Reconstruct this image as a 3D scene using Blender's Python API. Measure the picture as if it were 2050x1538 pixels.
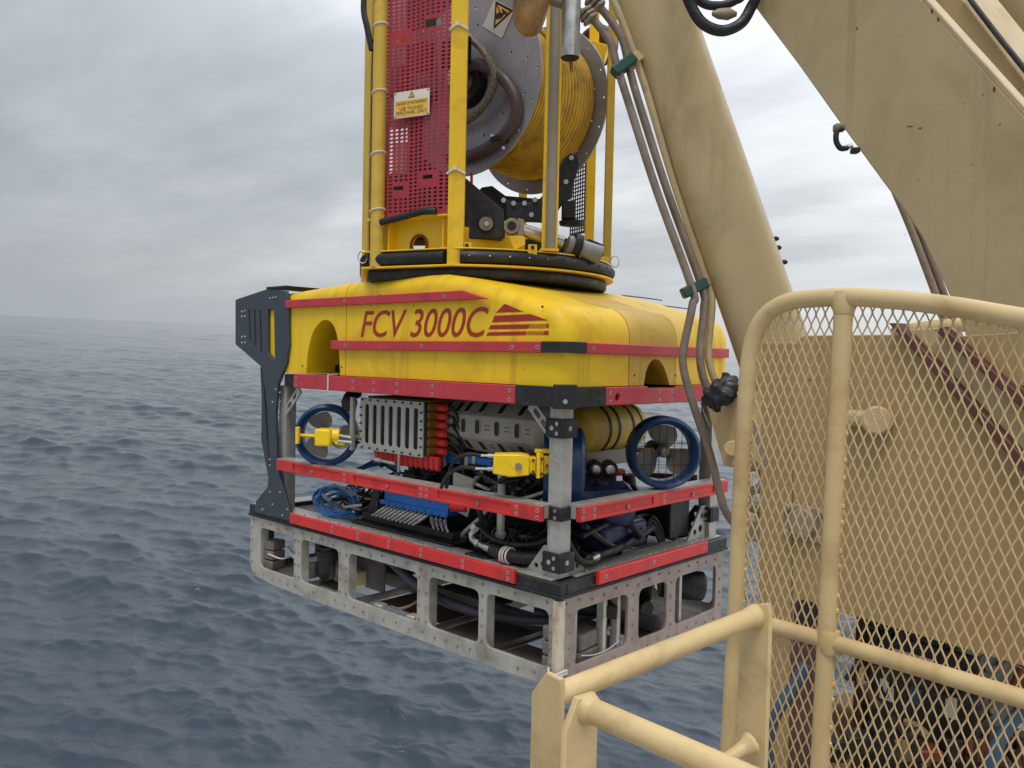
import bpy, bmesh, math, random
import numpy as np
from mathutils import Vector as V, Matrix as Mx, Euler

random.seed(7); rng = np.random.default_rng(7)
R_ = math.radians
sc = bpy.context.scene
for o in list(bpy.data.objects): bpy.data.objects.remove(o)
COL = sc.collection

# ------------------------------------------------------------------ camera, light, exposure
# All ship-borne things are built in the vessel's own axes (origin at the near lower corner of the vehicle); the vessel heels a
# little, so SHIP turns those axes into the level world in which the sea and the sky are laid out.
F_PX = 1684.28
CAM = V((2.86997716, -3.50178917, 1.30536537))
CM = Euler((R_(88.17809), R_(-1.23683), R_(42.96773)), 'XYZ').to_matrix()
SEA_UP = V((0.03347808, -0.0017472, 0.99943792)).normalized()
SHIP = SEA_UP.rotation_difference(V((0, 0, 1))).to_matrix().to_4x4()
cam = bpy.data.objects.new('camera', bpy.data.cameras.new('camera')); COL.objects.link(cam)
cam.data.sensor_width = 36; cam.data.lens = F_PX / 2050 * 36
cam.data.clip_start = .05; cam.data.clip_end = 30000
cam.matrix_world = SHIP @ (Mx.Translation(CAM) @ CM.to_4x4())
sc.camera = cam
CAMW = cam.matrix_world.translation.copy()
SEA_Z = CAMW.z - 11.5

SUN_EL, SUN_AZ = R_(66), R_(-70)          # direction towards the sun, azimuth counted from +X
SUN_DIR = V((math.cos(SUN_EL) * math.cos(SUN_AZ), math.cos(SUN_EL) * math.sin(SUN_AZ), math.sin(SUN_EL)))
w = bpy.data.worlds.new('World'); sc.world = w; w.use_nodes = True
def sky():
    nt = w.node_tree; nt.nodes.clear(); N = nt.nodes.new; L = nt.links.new
    out = N('ShaderNodeOutputWorld'); bg = N('ShaderNodeBackground'); L(bg.outputs[0], out.inputs[0])
    sk = N('ShaderNodeTexSky'); sk.sky_type = 'NISHITA'; sk.sun_disc = False
    sk.sun_elevation = SUN_EL; sk.sun_rotation = math.pi / 2 - SUN_AZ; sk.air_density = 1.5; sk.dust_density = 3
    def math_(op, a, b=None):
        n = N('ShaderNodeMath'); n.operation = op
        for i, q in enumerate((a, b)):
            if q is None: continue
            if isinstance(q, (int, float)): n.inputs[i].default_value = q
            else: L(q, n.inputs[i])
        return n.outputs[0]
    def mix(f, a, b, blend='MIX'):
        n = N('ShaderNodeMix'); n.data_type = 'RGBA'; n.blend_type = blend
        for i, q in ((0, f), (6, a), (7, b)):
            if isinstance(q, (int, float)): n.inputs[i].default_value = q
            elif isinstance(q, tuple): n.inputs[i].default_value = (*q, 1)
            else: L(q, n.inputs[i])
        return n.outputs[2]
    tc = N('ShaderNodeTexCoord'); sep = N('ShaderNodeSeparateXYZ'); L(tc.outputs['Generated'], sep.inputs[0])
    # cloud layer projected on a plane far overhead, so streaks bunch together towards the horizon
    zc = math_('MAXIMUM', sep.outputs[2], 0.0)
    den = math_('ADD', zc, .16)
    cx = math_('DIVIDE', sep.outputs[0], den); cy = math_('DIVIDE', sep.outputs[1], den)
    cb = N('ShaderNodeCombineXYZ'); L(cx, cb.inputs[0]); L(cy, cb.inputs[1])
    mp = N('ShaderNodeMapping'); L(cb.outputs[0], mp.inputs[0]); mp.inputs['Rotation'].default_value = (0, 0, R_(-20)); mp.inputs['Scale'].default_value = (.5, 1.0, 1); mp.inputs['Location'].default_value = (3.1, 1.3, 0)
    n1 = N('ShaderNodeTexNoise'); L(mp.outputs[0], n1.inputs['Vector']); n1.inputs['Scale'].default_value = .75; n1.inputs['Detail'].default_value = 6; n1.inputs['Roughness'].default_value = .5; n1.inputs['Distortion'].default_value = .3
    n2 = N('ShaderNodeTexNoise'); L(mp.outputs[0], n2.inputs['Vector']); n2.inputs['Scale'].default_value = 2.6; n2.inputs['Detail'].default_value = 7; n2.inputs['Roughness'].default_value = .55
    n = math_('ADD', math_('MULTIPLY', n1.outputs[0], .66), math_('MULTIPLY', n2.outputs[0], .34))
    # thinner, brighter cloud towards +Y (starboard), heavier towards -X (port)
    side = math_('ADD', math_('MULTIPLY', sep.outputs[0], .62), math_('MULTIPLY', sep.outputs[1], .78))
    side = math_('MULTIPLY', math_('SUBTRACT', side, .06), .42)
    t = math_('ADD', n, side)
    cr = N('ShaderNodeValToRGB'); L(t, cr.inputs[0]); e = cr.color_ramp.elements
    e[0].position = .30; e[0].color = (.31, .335, .365, 1); e[1].position = .80; e[1].color = (.94, .955, .98, 1)
    m = e.new(.47); m.color = (.445, .47, .50, 1); m = e.new(.60); m.color = (.665, .69, .72, 1)
    # even pale veil near the horizon
    hz = N('ShaderNodeMapRange'); L(sep.outputs[2], hz.inputs[0]); hz.inputs[1].default_value = 0.0; hz.inputs[2].default_value = .16; hz.inputs[3].default_value = .75; hz.inputs[4].default_value = 0.0
    hcol = mix(math_('ADD', math_('MULTIPLY', side, 1.5), .5), (.40, .445, .49), (.72, .76, .80))
    col = mix(hz.outputs[0], cr.outputs[0], hcol)
    # overcast skies grow brighter towards the zenith
    ze = math_('ADD', math_('MULTIPLY', zc, 1.5), .90)
    gray = N('ShaderNodeCombineXYZ')
    for i in range(3): L(ze, gray.inputs[i])
    col = mix(1.0, col, gray.outputs[0], 'MULTIPLY')
    s2 = mix(1.0, sk.outputs[0], (.10, .10, .10), 'MULTIPLY')
    L(mix(.90, s2, col), bg.inputs[0]); bg.inputs[1].default_value = 1.0
sky()
sun = bpy.data.objects.new('sun', bpy.data.lights.new('sun', 'SUN')); COL.objects.link(sun)
sun.data.energy = 1.4; sun.data.angle = R_(22); sun.data.color = (1, .95, .87)
sun.rotation_euler = SUN_DIR.to_track_quat('Z', 'Y').to_euler()
sc.view_settings.view_transform = 'Standard'; sc.view_settings.look = 'None'
sc.view_settings.exposure = .14; sc.view_settings.gamma = 1

# ------------------------------------------------------------------ helpers: points
def ray(x, y): return CM @ V(((x - 1025) / F_PX, (769 - y) / F_PX, -1))
def on(x, y, ax, val):
    d = ray(x, y); i = 'xyz'.index(ax); return CAM + d * ((val - CAM[i]) / d[i])
def dep(x, y, t): return CAM + ray(x, y) * t
class Plane:                      # a vertical plane in the vessel's axes: origin q, horizontal direction at `heading` degrees
    def __init__(s, q, heading):
        s.q = q; s.d = V((math.cos(R_(heading)), math.sin(R_(heading)), 0)); s.n = V((s.d.y, -s.d.x, 0))
        if s.n.dot(CAM - q) < 0: s.n = -s.n
    def hit(s, x, y, off=0):
        r = ray(x, y); p = s.q + s.n * off; return CAM + r * ((p - CAM).dot(s.n) / r.dot(s.n))
    def uv(s, p): return (p - s.q).dot(s.d), p.z
    def pt(s, u, z, off=0): return V((s.q.x, s.q.y, 0)) + s.d * u + s.n * off + V((0, 0, z))

# ------------------------------------------------------------------ helpers: geometry
def perp(a):
    a = a.normalized(); b = V((0, 0, 1)) if abs(a.z) < .9 else V((1, 0, 0))
    u = a.cross(b).normalized(); return u, a.cross(u).normalized()
class G:
    def __init__(s): s.v = []; s.f = []
    def add(s, v, f):
        k = len(s.v); s.v += [V(p) for p in v]; s.f += [tuple(i + k for i in q) for q in f]; return s
    def box(s, a, b):
        x0, y0, z0 = (min(a[i], b[i]) for i in range(3)); x1, y1, z1 = (max(a[i], b[i]) for i in range(3))
        return s.add([(x0, y0, z0), (x1, y0, z0), (x1, y1, z0), (x0, y1, z0), (x0, y0, z1), (x1, y0, z1), (x1, y1, z1), (x0, y1, z1)],
                     [(0, 3, 2, 1), (4, 5, 6, 7), (0, 1, 5, 4), (1, 2, 6, 5), (2, 3, 7, 6), (3, 0, 4, 7)])
    def obox(s, c, a, b, d):          # centre and three half-vectors
        c, a, b, d = V(c), V(a), V(b), V(d)
        if a.cross(b).dot(d) < 0: a = -a
        return s.add([c - a - b - d, c + a - b - d, c + a + b - d, c - a + b - d, c - a - b + d, c + a - b + d, c + a + b + d, c - a + b + d],
                     [(0, 3, 2, 1), (4, 5, 6, 7), (0, 1, 5, 4), (1, 2, 6, 5), (2, 3, 7, 6), (3, 0, 4, 7)])
    def bar(s, p, q, wd, ht, up=(0, 0, 1)):
        p, q = V(p), V(q); a = q - p; u = V(up); u = (u - a * (u.dot(a) / a.dot(a))).normalized(); sd = a.normalized().cross(u)
        return s.obox((p + q) / 2, a / 2, sd * wd / 2, u * ht / 2)
    def cyl(s, p, q, r, r2=None, n=16, cap=True):
        p, q = V(p), V(q); r2 = r if r2 is None else r2; u, w_ = perp(q - p); k = len(s.v)
        for c, rr in ((p, r), (q, r2)):
            for i in range(n):
                t = 2 * math.pi * i / n; s.v.append(c + (u * math.cos(t) + w_ * math.sin(t)) * rr)
        for i in range(n):
            j = (i + 1) % n; s.f.append((k + i, k + j, k + n + j, k + n + i))
        if cap: s.f.append(tuple(k + n - 1 - i for i in range(n))); s.f.append(tuple(k + n + i for i in range(n)))
        return s
    def lathe(s, o, ax, prof, n=24, closed=False, phase=0):   # profile of (height along axis, radius)
        o = V(o); ax = V(ax).normalized(); u, w_ = perp(ax); k = len(s.v); m = len(prof)
        for h, r in prof:
            for i in range(n):
                t = 2 * math.pi * i / n + phase; s.v.append(o + ax * h + (u * math.cos(t) + w_ * math.sin(t)) * max(r, 1e-4))
        for j in range(m if closed else m - 1):
            for i in range(n):
                i2 = (i + 1) % n; a = j * n; b = ((j + 1) % m) * n
                s.f.append((k + a + i, k + a + i2, k + b + i2, k + b + i))
        if not closed:
            s.f.append(tuple(k + n - 1 - i for i in range(n))); s.f.append(tuple(k + (m - 1) * n + i for i in range(n)))
        return s
    def tube(s, pts, r, n=8, closed=False, rx=None):
        pts = [V(p) for p in pts]; m = len(pts); k = len(s.v); u = None
        for i, p in enumerate(pts):
            a = pts[(i + 1) % m] if (closed or i < m - 1) else p; b = pts[i - 1] if (closed or i > 0) else p
            t = (a - b).normalized()
            if u is None: u, _ = perp(t)
            u = (u - t * u.dot(t)).normalized(); w_ = t.cross(u)
            rr = r(i / (m - 1)) if callable(r) else r
            for j in range(n):
                q = 2 * math.pi * j / n; s.v.append(p + (u * math.cos(q) + w_ * math.sin(q)) * rr)
        for i in range(m if closed else m - 1):
            a = k + i * n; b = k + ((i + 1) % m) * n
            for j in range(n): j2 = (j + 1) % n; s.f.append((a + j, a + j2, b + j2, b + j))
        if not closed:
            s.f.append(tuple(k + n - 1 - j for j in range(n))); s.f.append(tuple(k + (m - 1) * n + j for j in range(n)))
        return s
    def prism(s, poly, vec):
        k = len(s.v); n = len(poly); vec = V(vec); s.v += [V(p) for p in poly] + [V(p) + vec for p in poly]
        s.f.append(tuple(k + n - 1 - i for i in range(n))); s.f.append(tuple(k + n + i for i in range(n)))
        for i in range(n): j = (i + 1) % n; s.f.append((k + i, k + j, k + n + j, k + n + i))
        return s
    def flat(s, me, fn):
        v, f = me; return s.add([fn(p) for p in v], f)
    def bolt(s, p, nrm, r=.008, h=.006, n=6):
        nrm = V(nrm).normalized(); return s.cyl(V(p) - nrm * .002, V(p) + nrm * h, r, r * .75, n)
def spl(pts, k=6, closed=False):
    pts = [V(p) for p in pts]; n = len(pts); out = []
    for i in range(n if closed else n - 1):
        g = (lambda j: pts[j % n]) if closed else (lambda j: pts[max(0, min(n - 1, j))])
        a, b, c, d = g(i - 1), g(i), g(i + 1), g(i + 2)
        for j in range(k):
            t = j / k; out.append(.5 * ((2 * b) + (c - a) * t + (2 * a - 5 * b + 4 * c - d) * t * t + (3 * b - a - 3 * c + d) * t ** 3))
    if not closed: out.append(pts[-1])
    return out
def rr(x0, x1, y0, y1, r, n=4): return rpoly([(x0, y0), (x1, y0), (x1, y1), (x0, y1)], r, n)
def rpoly(pts, r, n=4):
    out = []; m = len(pts)
    for i in range(m):
        p = V((*pts[i][:2], 0)); a = V((*pts[i - 1][:2], 0)) - p; b = V((*pts[(i + 1) % m][:2], 0)) - p
        ri = pts[i][2] if len(pts[i]) > 2 else r
        if ri <= 0: out.append((p.x, p.y)); continue
        al, bl = a.length, b.length; a.normalize(); b.normalize(); th = a.angle(b)
        t = min(ri / math.tan(th / 2), al * .49, bl * .49)
        for j in range(n + 1):
            u = j / n; q = (p + a * t) * (1 - u) ** 2 + p * 2 * u * (1 - u) + (p + b * t) * u * u; out.append((q.x, q.y))
    return out
def circ(x, y, r, n=12): return [(x + r * math.cos(2 * math.pi * i / n), y + r * math.sin(2 * math.pi * i / n)) for i in range(n)]
def slot(x, y, wd, ht, n=4): return rr(x - wd / 2, x + wd / 2, y - ht / 2, y + ht / 2, min(wd, ht) * .499, n)
def curve_mesh(cu):
    o = bpy.data.objects.new('tmp', cu); COL.objects.link(o); dg = bpy.context.evaluated_depsgraph_get()
    me = bpy.data.meshes.new_from_object(o.evaluated_get(dg)); bpy.data.objects.remove(o); bpy.data.curves.remove(cu)
    r = ([v.co.copy() for v in me.vertices], [tuple(p.vertices) for p in me.polygons]); bpy.data.meshes.remove(me); return r
def plate(outer, holes=(), th=.01, bev=0):      # flat sheet with holes, in its own xy plane, thickness along z
    cu = bpy.data.curves.new('tmp', 'CURVE'); cu.dimensions = '2D'; cu.fill_mode = 'BOTH'
    for lp in [outer] + list(holes):
        sp = cu.splines.new('POLY'); sp.points.add(len(lp) - 1)
        for q, p in zip(sp.points, lp): q.co = (p[0], p[1], 0, 1)
        sp.use_cyclic_u = True
    cu.extrude = th / 2 - bev
    if bev: cu.bevel_depth = bev; cu.bevel_resolution = 0; cu.offset = -bev
    return curve_mesh(cu)
def text(s, size=1, ext=.001, shear=0, offset=0, align='CENTER', space=1):
    cu = bpy.data.curves.new('tmp', 'FONT'); cu.body = s; cu.size = size; cu.extrude = ext; cu.shear = shear; cu.offset = offset
    cu.align_x = align; cu.align_y = 'CENTER'; cu.space_character = space; cu.resolution_u = 4
    return curve_mesh(cu)
YP = lambda y: (lambda p: V((p[0], y - p[2], p[1])))      # sheet in a plane of constant Y
XP = lambda x: (lambda p: V((x + p[2], p[0], p[1])))      # sheet in a plane of constant X
ZP = lambda z: (lambda p: V((p[0], p[1], z + p[2])))
def PP(pl, off=0): return lambda p: pl.pt(p[0], p[1], off + p[2])

# ------------------------------------------------------------------ helpers: objects
LOC = {}
def mesh_of(g, name, smooth=38):
    me = bpy.data.meshes.new(name); me.from_pydata([tuple(p) for p in g.v], [], g.f); me.validate()
    bm = bmesh.new(); bm.from_mesh(me); bmesh.ops.recalc_face_normals(bm, faces=bm.faces[:]); bm.to_mesh(me); bm.free()
    if smooth:
        me.polygons.foreach_set('use_smooth', [True] * len(me.polygons)); me.set_sharp_from_angle(angle=R_(smooth))
    return me
def link(name, me, mat, parent=None, loc=None, rot=None, bev=0, kind=None, label=None):
    o = bpy.data.objects.new(name, me); COL.objects.link(o)
    if mat is not None and not me.materials: me.materials.append(mat)
    if parent is not None:
        o.parent = parent
        base = LOC.get(parent.name); m = Mx.Identity(4)
        if base is not None: m = Mx.Translation(-base)
        if loc is not None or rot is not None:
            m = m @ Mx.Translation(loc if loc is not None else V()) @ (rot.to_4x4() if rot is not None else Mx.Identity(4))
        o.matrix_local = m
    if bev:
        b = o.modifiers.new('bevel', 'BEVEL'); b.width = bev; b.segments = 2; b.limit_method = 'ANGLE'; b.angle_limit = R_(40); b.harden_normals = False
    if kind: o['kind'] = kind
    if label: o['label'] = label
    return o
def part(name, g, mat, parent, bev=0, smooth=38, kind=None, label=None): return link(name, mesh_of(g, name, smooth), mat, parent, bev=bev, kind=kind, label=label)
def sub(name, g, mat, parent, bev=0, smooth=38, kind=None, label=None):
    o = link(name, mesh_of(g, name, smooth), mat, None, bev=bev, kind=kind, label=label); o.parent = parent; return o
def thing(name, label, cat, base, group=None):
    o = bpy.data.objects.new(name, None); COL.objects.link(o); o.empty_display_size = .1
    base = V(base); o.matrix_world = SHIP @ Mx.Translation(base); LOC[o.name] = base
    o['label'] = label; o['category'] = cat
    if group: o['group'] = group
    return o
def solo(name, g, mat, label, cat, bev=0, smooth=38, group=None):
    o = link(name, mesh_of(g, name, smooth), mat, None, bev=bev); o.matrix_world = SHIP
    o['label'] = label; o['category'] = cat
    if group: o['group'] = group
    return o

# ------------------------------------------------------------------ materials
def lin(c): return tuple(((x / 255) / 12.92 if x / 255 <= .04045 else ((x / 255 + .055) / 1.055) ** 2.4) for x in c)
def mat(name, col, rough=.5, metal=0, var=.12, vs=5, bump=.04, bs=90, stain=None, chip=None, streak=None, spec=.5, coat=0, aniso=None):
    m = bpy.data.materials.new(name); m.use_nodes = True; nt = m.node_tree; N = nt.nodes.new; L = nt.links.new
    b = nt.nodes['Principled BSDF']; tc = N('ShaderNodeTexCoord')
    def noise(sc_, det=4, ro=.55, vec=None, dist=0):
        n = N('ShaderNodeTexNoise'); n.inputs['Scale'].default_value = sc_; n.inputs['Detail'].default_value = det
        n.inputs['Roughness'].default_value = ro; n.inputs['Distortion'].default_value = dist
        L(vec if vec is not None else tc.outputs['Object'], n.inputs['Vector']); return n.outputs[0]
    def ramp(f, p0, p1, c0=(0, 0, 0, 1), c1=(1, 1, 1, 1)):
        r = N('ShaderNodeValToRGB'); L(f, r.inputs[0]); e = r.color_ramp.elements
        e[0].position = p0; e[1].position = p1; e[0].color = c0; e[1].color = c1; return r.outputs[0]
    def mix(f, a, c2):
        n = N('ShaderNodeMix'); n.data_type = 'RGBA'
        for i, q in ((0, f), (6, a), (7, c2)):
            if isinstance(q, (int, float)): n.inputs[i].default_value = q
            elif isinstance(q, tuple): n.inputs[i].default_value = (*q[:3], 1)
            else: L(q, n.inputs[i])
        return n.outputs[2]
    c = tuple(col)
    d = tuple(x * (1 - var * 1.3) for x in c); h = tuple(min(1, x * (1 + var)) for x in c)
    cur = mix(ramp(noise(vs, 6), .32, .68), d, h)
    rgh = None
    if stain:      # (colour, amount 0..1, scale)
        f = ramp(noise(stain[2], 7, .65, dist=.6), .62 - stain[1] * .3, .80 - stain[1] * .2)
        k = N('ShaderNodeMath'); k.operation = 'MULTIPLY'; L(f, k.inputs[0]); k.inputs[1].default_value = stain[3] if len(stain) > 3 else .6
        cur = mix(k.outputs[0], cur, stain[0])
    if streak:     # vertical runs
        mp = N('ShaderNodeMapping'); L(tc.outputs['Object'], mp.inputs[0]); mp.inputs['Scale'].default_value = (1, 1, .06)
        f = ramp(noise(streak[2], 5, .6, mp.outputs[0]), .60 - streak[1] * .2, .78)
        k = N('ShaderNodeMath'); k.operation = 'MULTIPLY'; L(f, k.inputs[0]); k.inputs[1].default_value = .55
        cur = mix(k.outputs[0], cur, streak[0])
    if chip:
        f = ramp(noise(chip[2], 8, .7), .735 - chip[1] * .1, .75 - chip[1] * .1); cur = mix(f, cur, chip[0])
    L(cur, b.inputs['Base Color'])
    r0 = ramp(noise(vs * 2.3, 5), .3, .7, (max(.02, rough - .1),) * 3 + (1,), (min(1, rough + .12),) * 3 + (1,)); L(r0, b.inputs['Roughness'])
    b.inputs['Metallic'].default_value = metal; b.inputs['Specular IOR Level'].default_value = spec
    if coat: b.inputs['Coat Weight'].default_value = coat; b.inputs['Coat Roughness'].default_value = .25
    if bump:
        bp = N('ShaderNodeBump'); bp.inputs['Strength'].default_value = bump; bp.inputs['Distance'].default_value = .01
        L(noise(bs, 5, .6), bp.inputs['Height']); L(bp.outputs[0], b.inputs['Normal'])
    return m
BROWN = lin((70, 52, 36)); GRIME = lin((60, 55, 48))
M = {}
M['yellow'] = mat('foam yellow', lin((236, 194, 18)), .48, var=.05, vs=3, bump=.05, bs=160, stain=(lin((150, 108, 26)), .38, 2.2, .4), chip=(lin((80, 56, 15)), .03, 20), streak=(lin((150, 106, 22)), .22, 7))
M['yellow_dull'] = mat('worn yellow', lin((212, 172, 50)), .55, var=.05, vs=3, stain=(lin((140, 112, 56)), .35, 4, .4), streak=(lin((140, 112, 56)), .15, 9))
M['cage'] = mat('cage yellow paint', lin((234, 190, 20)), .38, var=.06, vs=4, bump=.03, bs=60, stain=(lin((140, 100, 30)), .25, 5, .45), chip=(lin((60, 40, 20)), -.1, 30))
M['cage_tan'] = mat('aged cage yellow', lin((205, 170, 62)), .5, var=.08, vs=4, stain=(lin((120, 95, 50)), .4, 4, .4))
M['red'] = mat('red plastic', lin((206, 46, 42)), .45, var=.07, vs=5, bump=.06, bs=120, stain=(lin((110, 25, 30)), .3, 7, .5), streak=(lin((120, 40, 40)), .05, 10))
M['red_pink'] = mat('faded red plastic', lin((186, 54, 62)), .5, var=.06, vs=4, bump=.05, bs=120, stain=(lin((120, 38, 48)), .3, 6, .5))
M['red_mesh'] = mat('red guard sheet', lin((162, 46, 58)), .5, var=.1, vs=5, stain=(lin((110, 35, 45)), .4, 4, .5))
M['ink'] = mat('red lettering', lin((160, 40, 28)), .55, var=.05, bump=0)
M['black'] = mat('black plastic', lin((25, 26, 28)), .5, var=.25, vs=9, bump=.06, bs=80, stain=(lin((85, 84, 80)), .35, 12, .35))
M['rubber'] = mat('black rubber', lin((19, 19, 20)), .55, var=.3, vs=7, bump=.08, bs=120, stain=(lin((90, 88, 80)), .4, 14, .3))
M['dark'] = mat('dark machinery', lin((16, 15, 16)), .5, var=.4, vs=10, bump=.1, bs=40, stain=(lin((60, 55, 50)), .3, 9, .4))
M['fin'] = mat('blue grey plate', lin((52, 60, 68)), .45, var=.08, vs=3, bump=.03, stain=(lin((90, 95, 98)), .2, 7, .3))
M['alu'] = mat('anodised aluminium', lin((176, 174, 167)), .45, .35, var=.1, vs=6, bump=.06, bs=50, stain=(lin((90, 84, 74)), .4, 6, .5), streak=(lin((210, 208, 200)), .25, 16))
M['skid'] = mat('scuffed skid plate', lin((182, 177, 166)), .46, .32, var=.08, vs=5, bump=.05, bs=40, stain=(lin((92, 78, 60)), .6, 3.5, .6), streak=(lin((200, 196, 186)), .35, 22), chip=(lin((70, 58, 42)), -.12, 22))
M['skid_red'] = mat('tarnished skid front plate', lin((158, 141, 132)), .46, .32, var=.08, vs=5, bump=.05, bs=40, stain=(lin((84, 66, 56)), .5, 4.5, .5), streak=(lin((168, 152, 142)), .25, 22))
M['skid_in'] = mat('skid inner plate', lin((112, 104, 96)), .6, .3, var=.15, vs=6, bump=.1, stain=(lin((70, 56, 46)), .5, 5, .6))
M['maroon'] = mat('brown primer plate', lin((92, 62, 54)), .6, var=.2, vs=5, stain=(lin((50, 40, 36)), .5, 6, .6))
M['cream'] = mat('cream worn bumper', lin((208, 196, 172)), .6, var=.1, vs=6, stain=(lin((140, 96, 52)), .5, 8, .7), streak=(lin((130, 90, 50)), .3, 12))
M['steel'] = mat('stainless', lin((190, 188, 184)), .28, .95, var=.1, vs=9, bump=.03)
M['galv'] = mat('galvanised pipe', lin((170, 170, 168)), .42, .8, var=.22, vs=16, bump=.2, bs=45, streak=(lin((235, 235, 232)), .35, 30))
M['panel'] = mat('light grey panel', lin((172, 170, 162)), .5, .3, var=.06, vs=5, bump=.03, stain=(lin((120, 115, 105)), .3, 6, .35))
M['tank'] = mat('beige grey shroud', lin((158, 150, 138)), .5, .1, var=.07, vs=4, bump=.03, stain=(lin((110, 100, 88)), .35, 5, .4))
M['blue'] = mat('blue duct', lin((20, 56, 98)), .4, var=.12, vs=5, bump=.03, stain=(lin((60, 90, 110)), .3, 8, .35))
M['blue_box'] = mat('blue anodised block', lin((24, 100, 176)), .38, .2, var=.08, vs=6, bump=.02)
M['navy'] = mat('navy housing', lin((22, 34, 72)), .35, .2, var=.15, vs=5, bump=.02)
M['blade'] = mat('nickel blade', lin((118, 114, 106)), .42, .4, var=.08, vs=6, bump=.03, stain=(lin((120, 112, 100)), .3, 6, .4))
M['motor'] = mat('bright yellow motor', lin((245, 205, 20)), .4, var=.05, vs=6, bump=.04, stain=(lin((150, 110, 30)), .2, 10, .5))
M['rust'] = mat('brown fitting', lin((120, 62, 40)), .6, .3, var=.25, vs=12)
M['ochre'] = mat('ochre block', lin((136, 98, 28)), .5, var=.15, vs=8, stain=(GRIME, .4, 9, .5))
M['white'] = mat('white plastic', lin((214, 206, 196)), .5, var=.06, vs=6, bump=.02)
M['slate'] = mat('slat core', lin((70, 62, 54)), .6, var=.2, vs=20, bump=.2, bs=150)
M['cable'] = mat('yellow tether', lin((200, 160, 48)), .6, var=.16, vs=7, bump=.1, bs=90, stain=(lin((92, 60, 18)), .45, 5, .6))
M['flange'] = mat('drum flange aluminium', lin((150, 150, 156)), .42, .25, var=.12, vs=3.5, bump=.03, stain=(lin((92, 92, 98)), .4, 2.4, .5))
M['hose_brown'] = mat('brown hose', lin((78, 62, 60)), .5, var=.15, vs=9, bump=.05, stain=(lin((110, 90, 84)), .3, 10, .4))
M['braid'] = mat('braided hose', lin((120, 112, 98)), .7, var=.4, vs=60, bump=.6, bs=120)
M['purple_hose'] = mat('dusty hose', lin((74, 66, 76)), .5, var=.12, vs=8, bump=.04)
M['blue_hose'] = mat('blue hose', lin((36, 112, 176)), .35, var=.1, vs=8, bump=.02)
M['tan'] = mat('tan ship paint', lin((184, 164, 124)), .5, var=.045, vs=2.2, bump=.10, bs=38, stain=(lin((142, 112, 68)), .42, 1.7, .42), chip=(lin((58, 38, 24)), .16, 8), streak=(lin((132, 100, 60)), .22, 8))
M['tan_leg'] = mat('tan leg paint', lin((184, 163, 120)), .46, var=.05, vs=2.0, bump=.08, bs=30, stain=(lin((124, 98, 60)), .45, 1.6, .5), chip=(lin((52, 36, 24)), .10, 8), streak=(lin((134, 110, 72)), .12, 5))
M['tan_rail'] = mat('tan rail paint', lin((204, 179, 130)), .44, var=.04, vs=4, bump=.14, bs=34, stain=(lin((140, 98, 50)), .40, 4.5, .5), chip=(lin((84, 52, 28)), .06, 14))
M['tan_mesh'] = mat('tan mesh paint', lin((200, 174, 126)), .5, var=.06, vs=6, bump=.2, bs=60, stain=(lin((150, 116, 70)), .3, 9, .4))
M['tan_house'] = mat('housing paint', lin((164, 137, 92)), .5, var=.05, vs=1.6, bump=.08, bs=30, stain=(lin((134, 106, 64)), .35, 1.6, .35), chip=(lin((58, 38, 24)), .10, 8), streak=(lin((130, 100, 60)), .15, 6))
M['hose_dull'] = mat('faded blue hose', lin((52, 78, 104)), .45, var=.15, vs=8)
M['pipe'] = mat('weathered pipe', lin((140, 126, 112)), .5, .3, var=.15, vs=7, bump=.12, bs=60, stain=(lin((84, 68, 58)), .45, 5, .6), chip=(lin((205, 198, 184)), -.1, 22))
M['tan_pipe'] = mat('tan painted pipe', lin((192, 172, 132)), .48, var=.08, vs=6, bump=.1, stain=(lin((120, 98, 70)), .35, 6, .5), chip=(lin((220, 214, 200)), -.15, 18))
M['green'] = mat('green clamp', lin((22, 66, 58)), .5, var=.12, vs=9)
M['maroon_bar'] = mat('maroon bar', lin((92, 48, 44)), .55, var=.15, vs=5, stain=(lin((60, 34, 32)), .4, 6, .5))
M['canvas'] = mat('brown leathery cover', lin((150, 108, 54)), .5, var=.3, vs=7, bump=.5, bs=14, stain=(lin((70, 46, 20)), .5, 6, .7))
M['tarp'] = mat('black tarp', lin((22, 24, 28)), .42, var=.3, vs=9, bump=.8, bs=16)
M['zinc'] = mat('dull zinc casting', lin((150, 136, 116)), .6, .35, var=.15, vs=10, bump=.25, bs=60, stain=(lin((100, 86, 68)), .4, 8, .5))
M['orange'] = mat('orange lamp part', lin((214, 104, 24)), .45, var=.1)
M['sign_yellow'] = mat('sign yellow', lin((226, 176, 64)), .5, var=.05, bump=0)
M['pale'] = mat('pale label', lin((196, 192, 180)), .5, var=.06, bump=0)
M['ink_black'] = mat('black print', lin((24, 22, 20)), .6, var=.05, bump=0)
M['lead'] = mat('grey ballast casting', lin((112, 106, 98)), .7, .2, var=.15, vs=10, bump=.2, bs=60, stain=(lin((150, 142, 128)), .3, 8, .4))
M['clear'] = mat('milky hose', lin((188, 188, 184)), .3, var=.05, bump=0)
M['deck'] = mat('deck steel', lin((128, 104, 76)), .65, var=.2, vs=4, bump=.1, stain=(lin((80, 62, 46)), .5, 4, .6))
M['salmon'] = mat('salmon primer', lin((168, 122, 88)), .6, var=.12, vs=5, stain=(lin((140, 90, 62)), .4, 5, .5))

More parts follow.
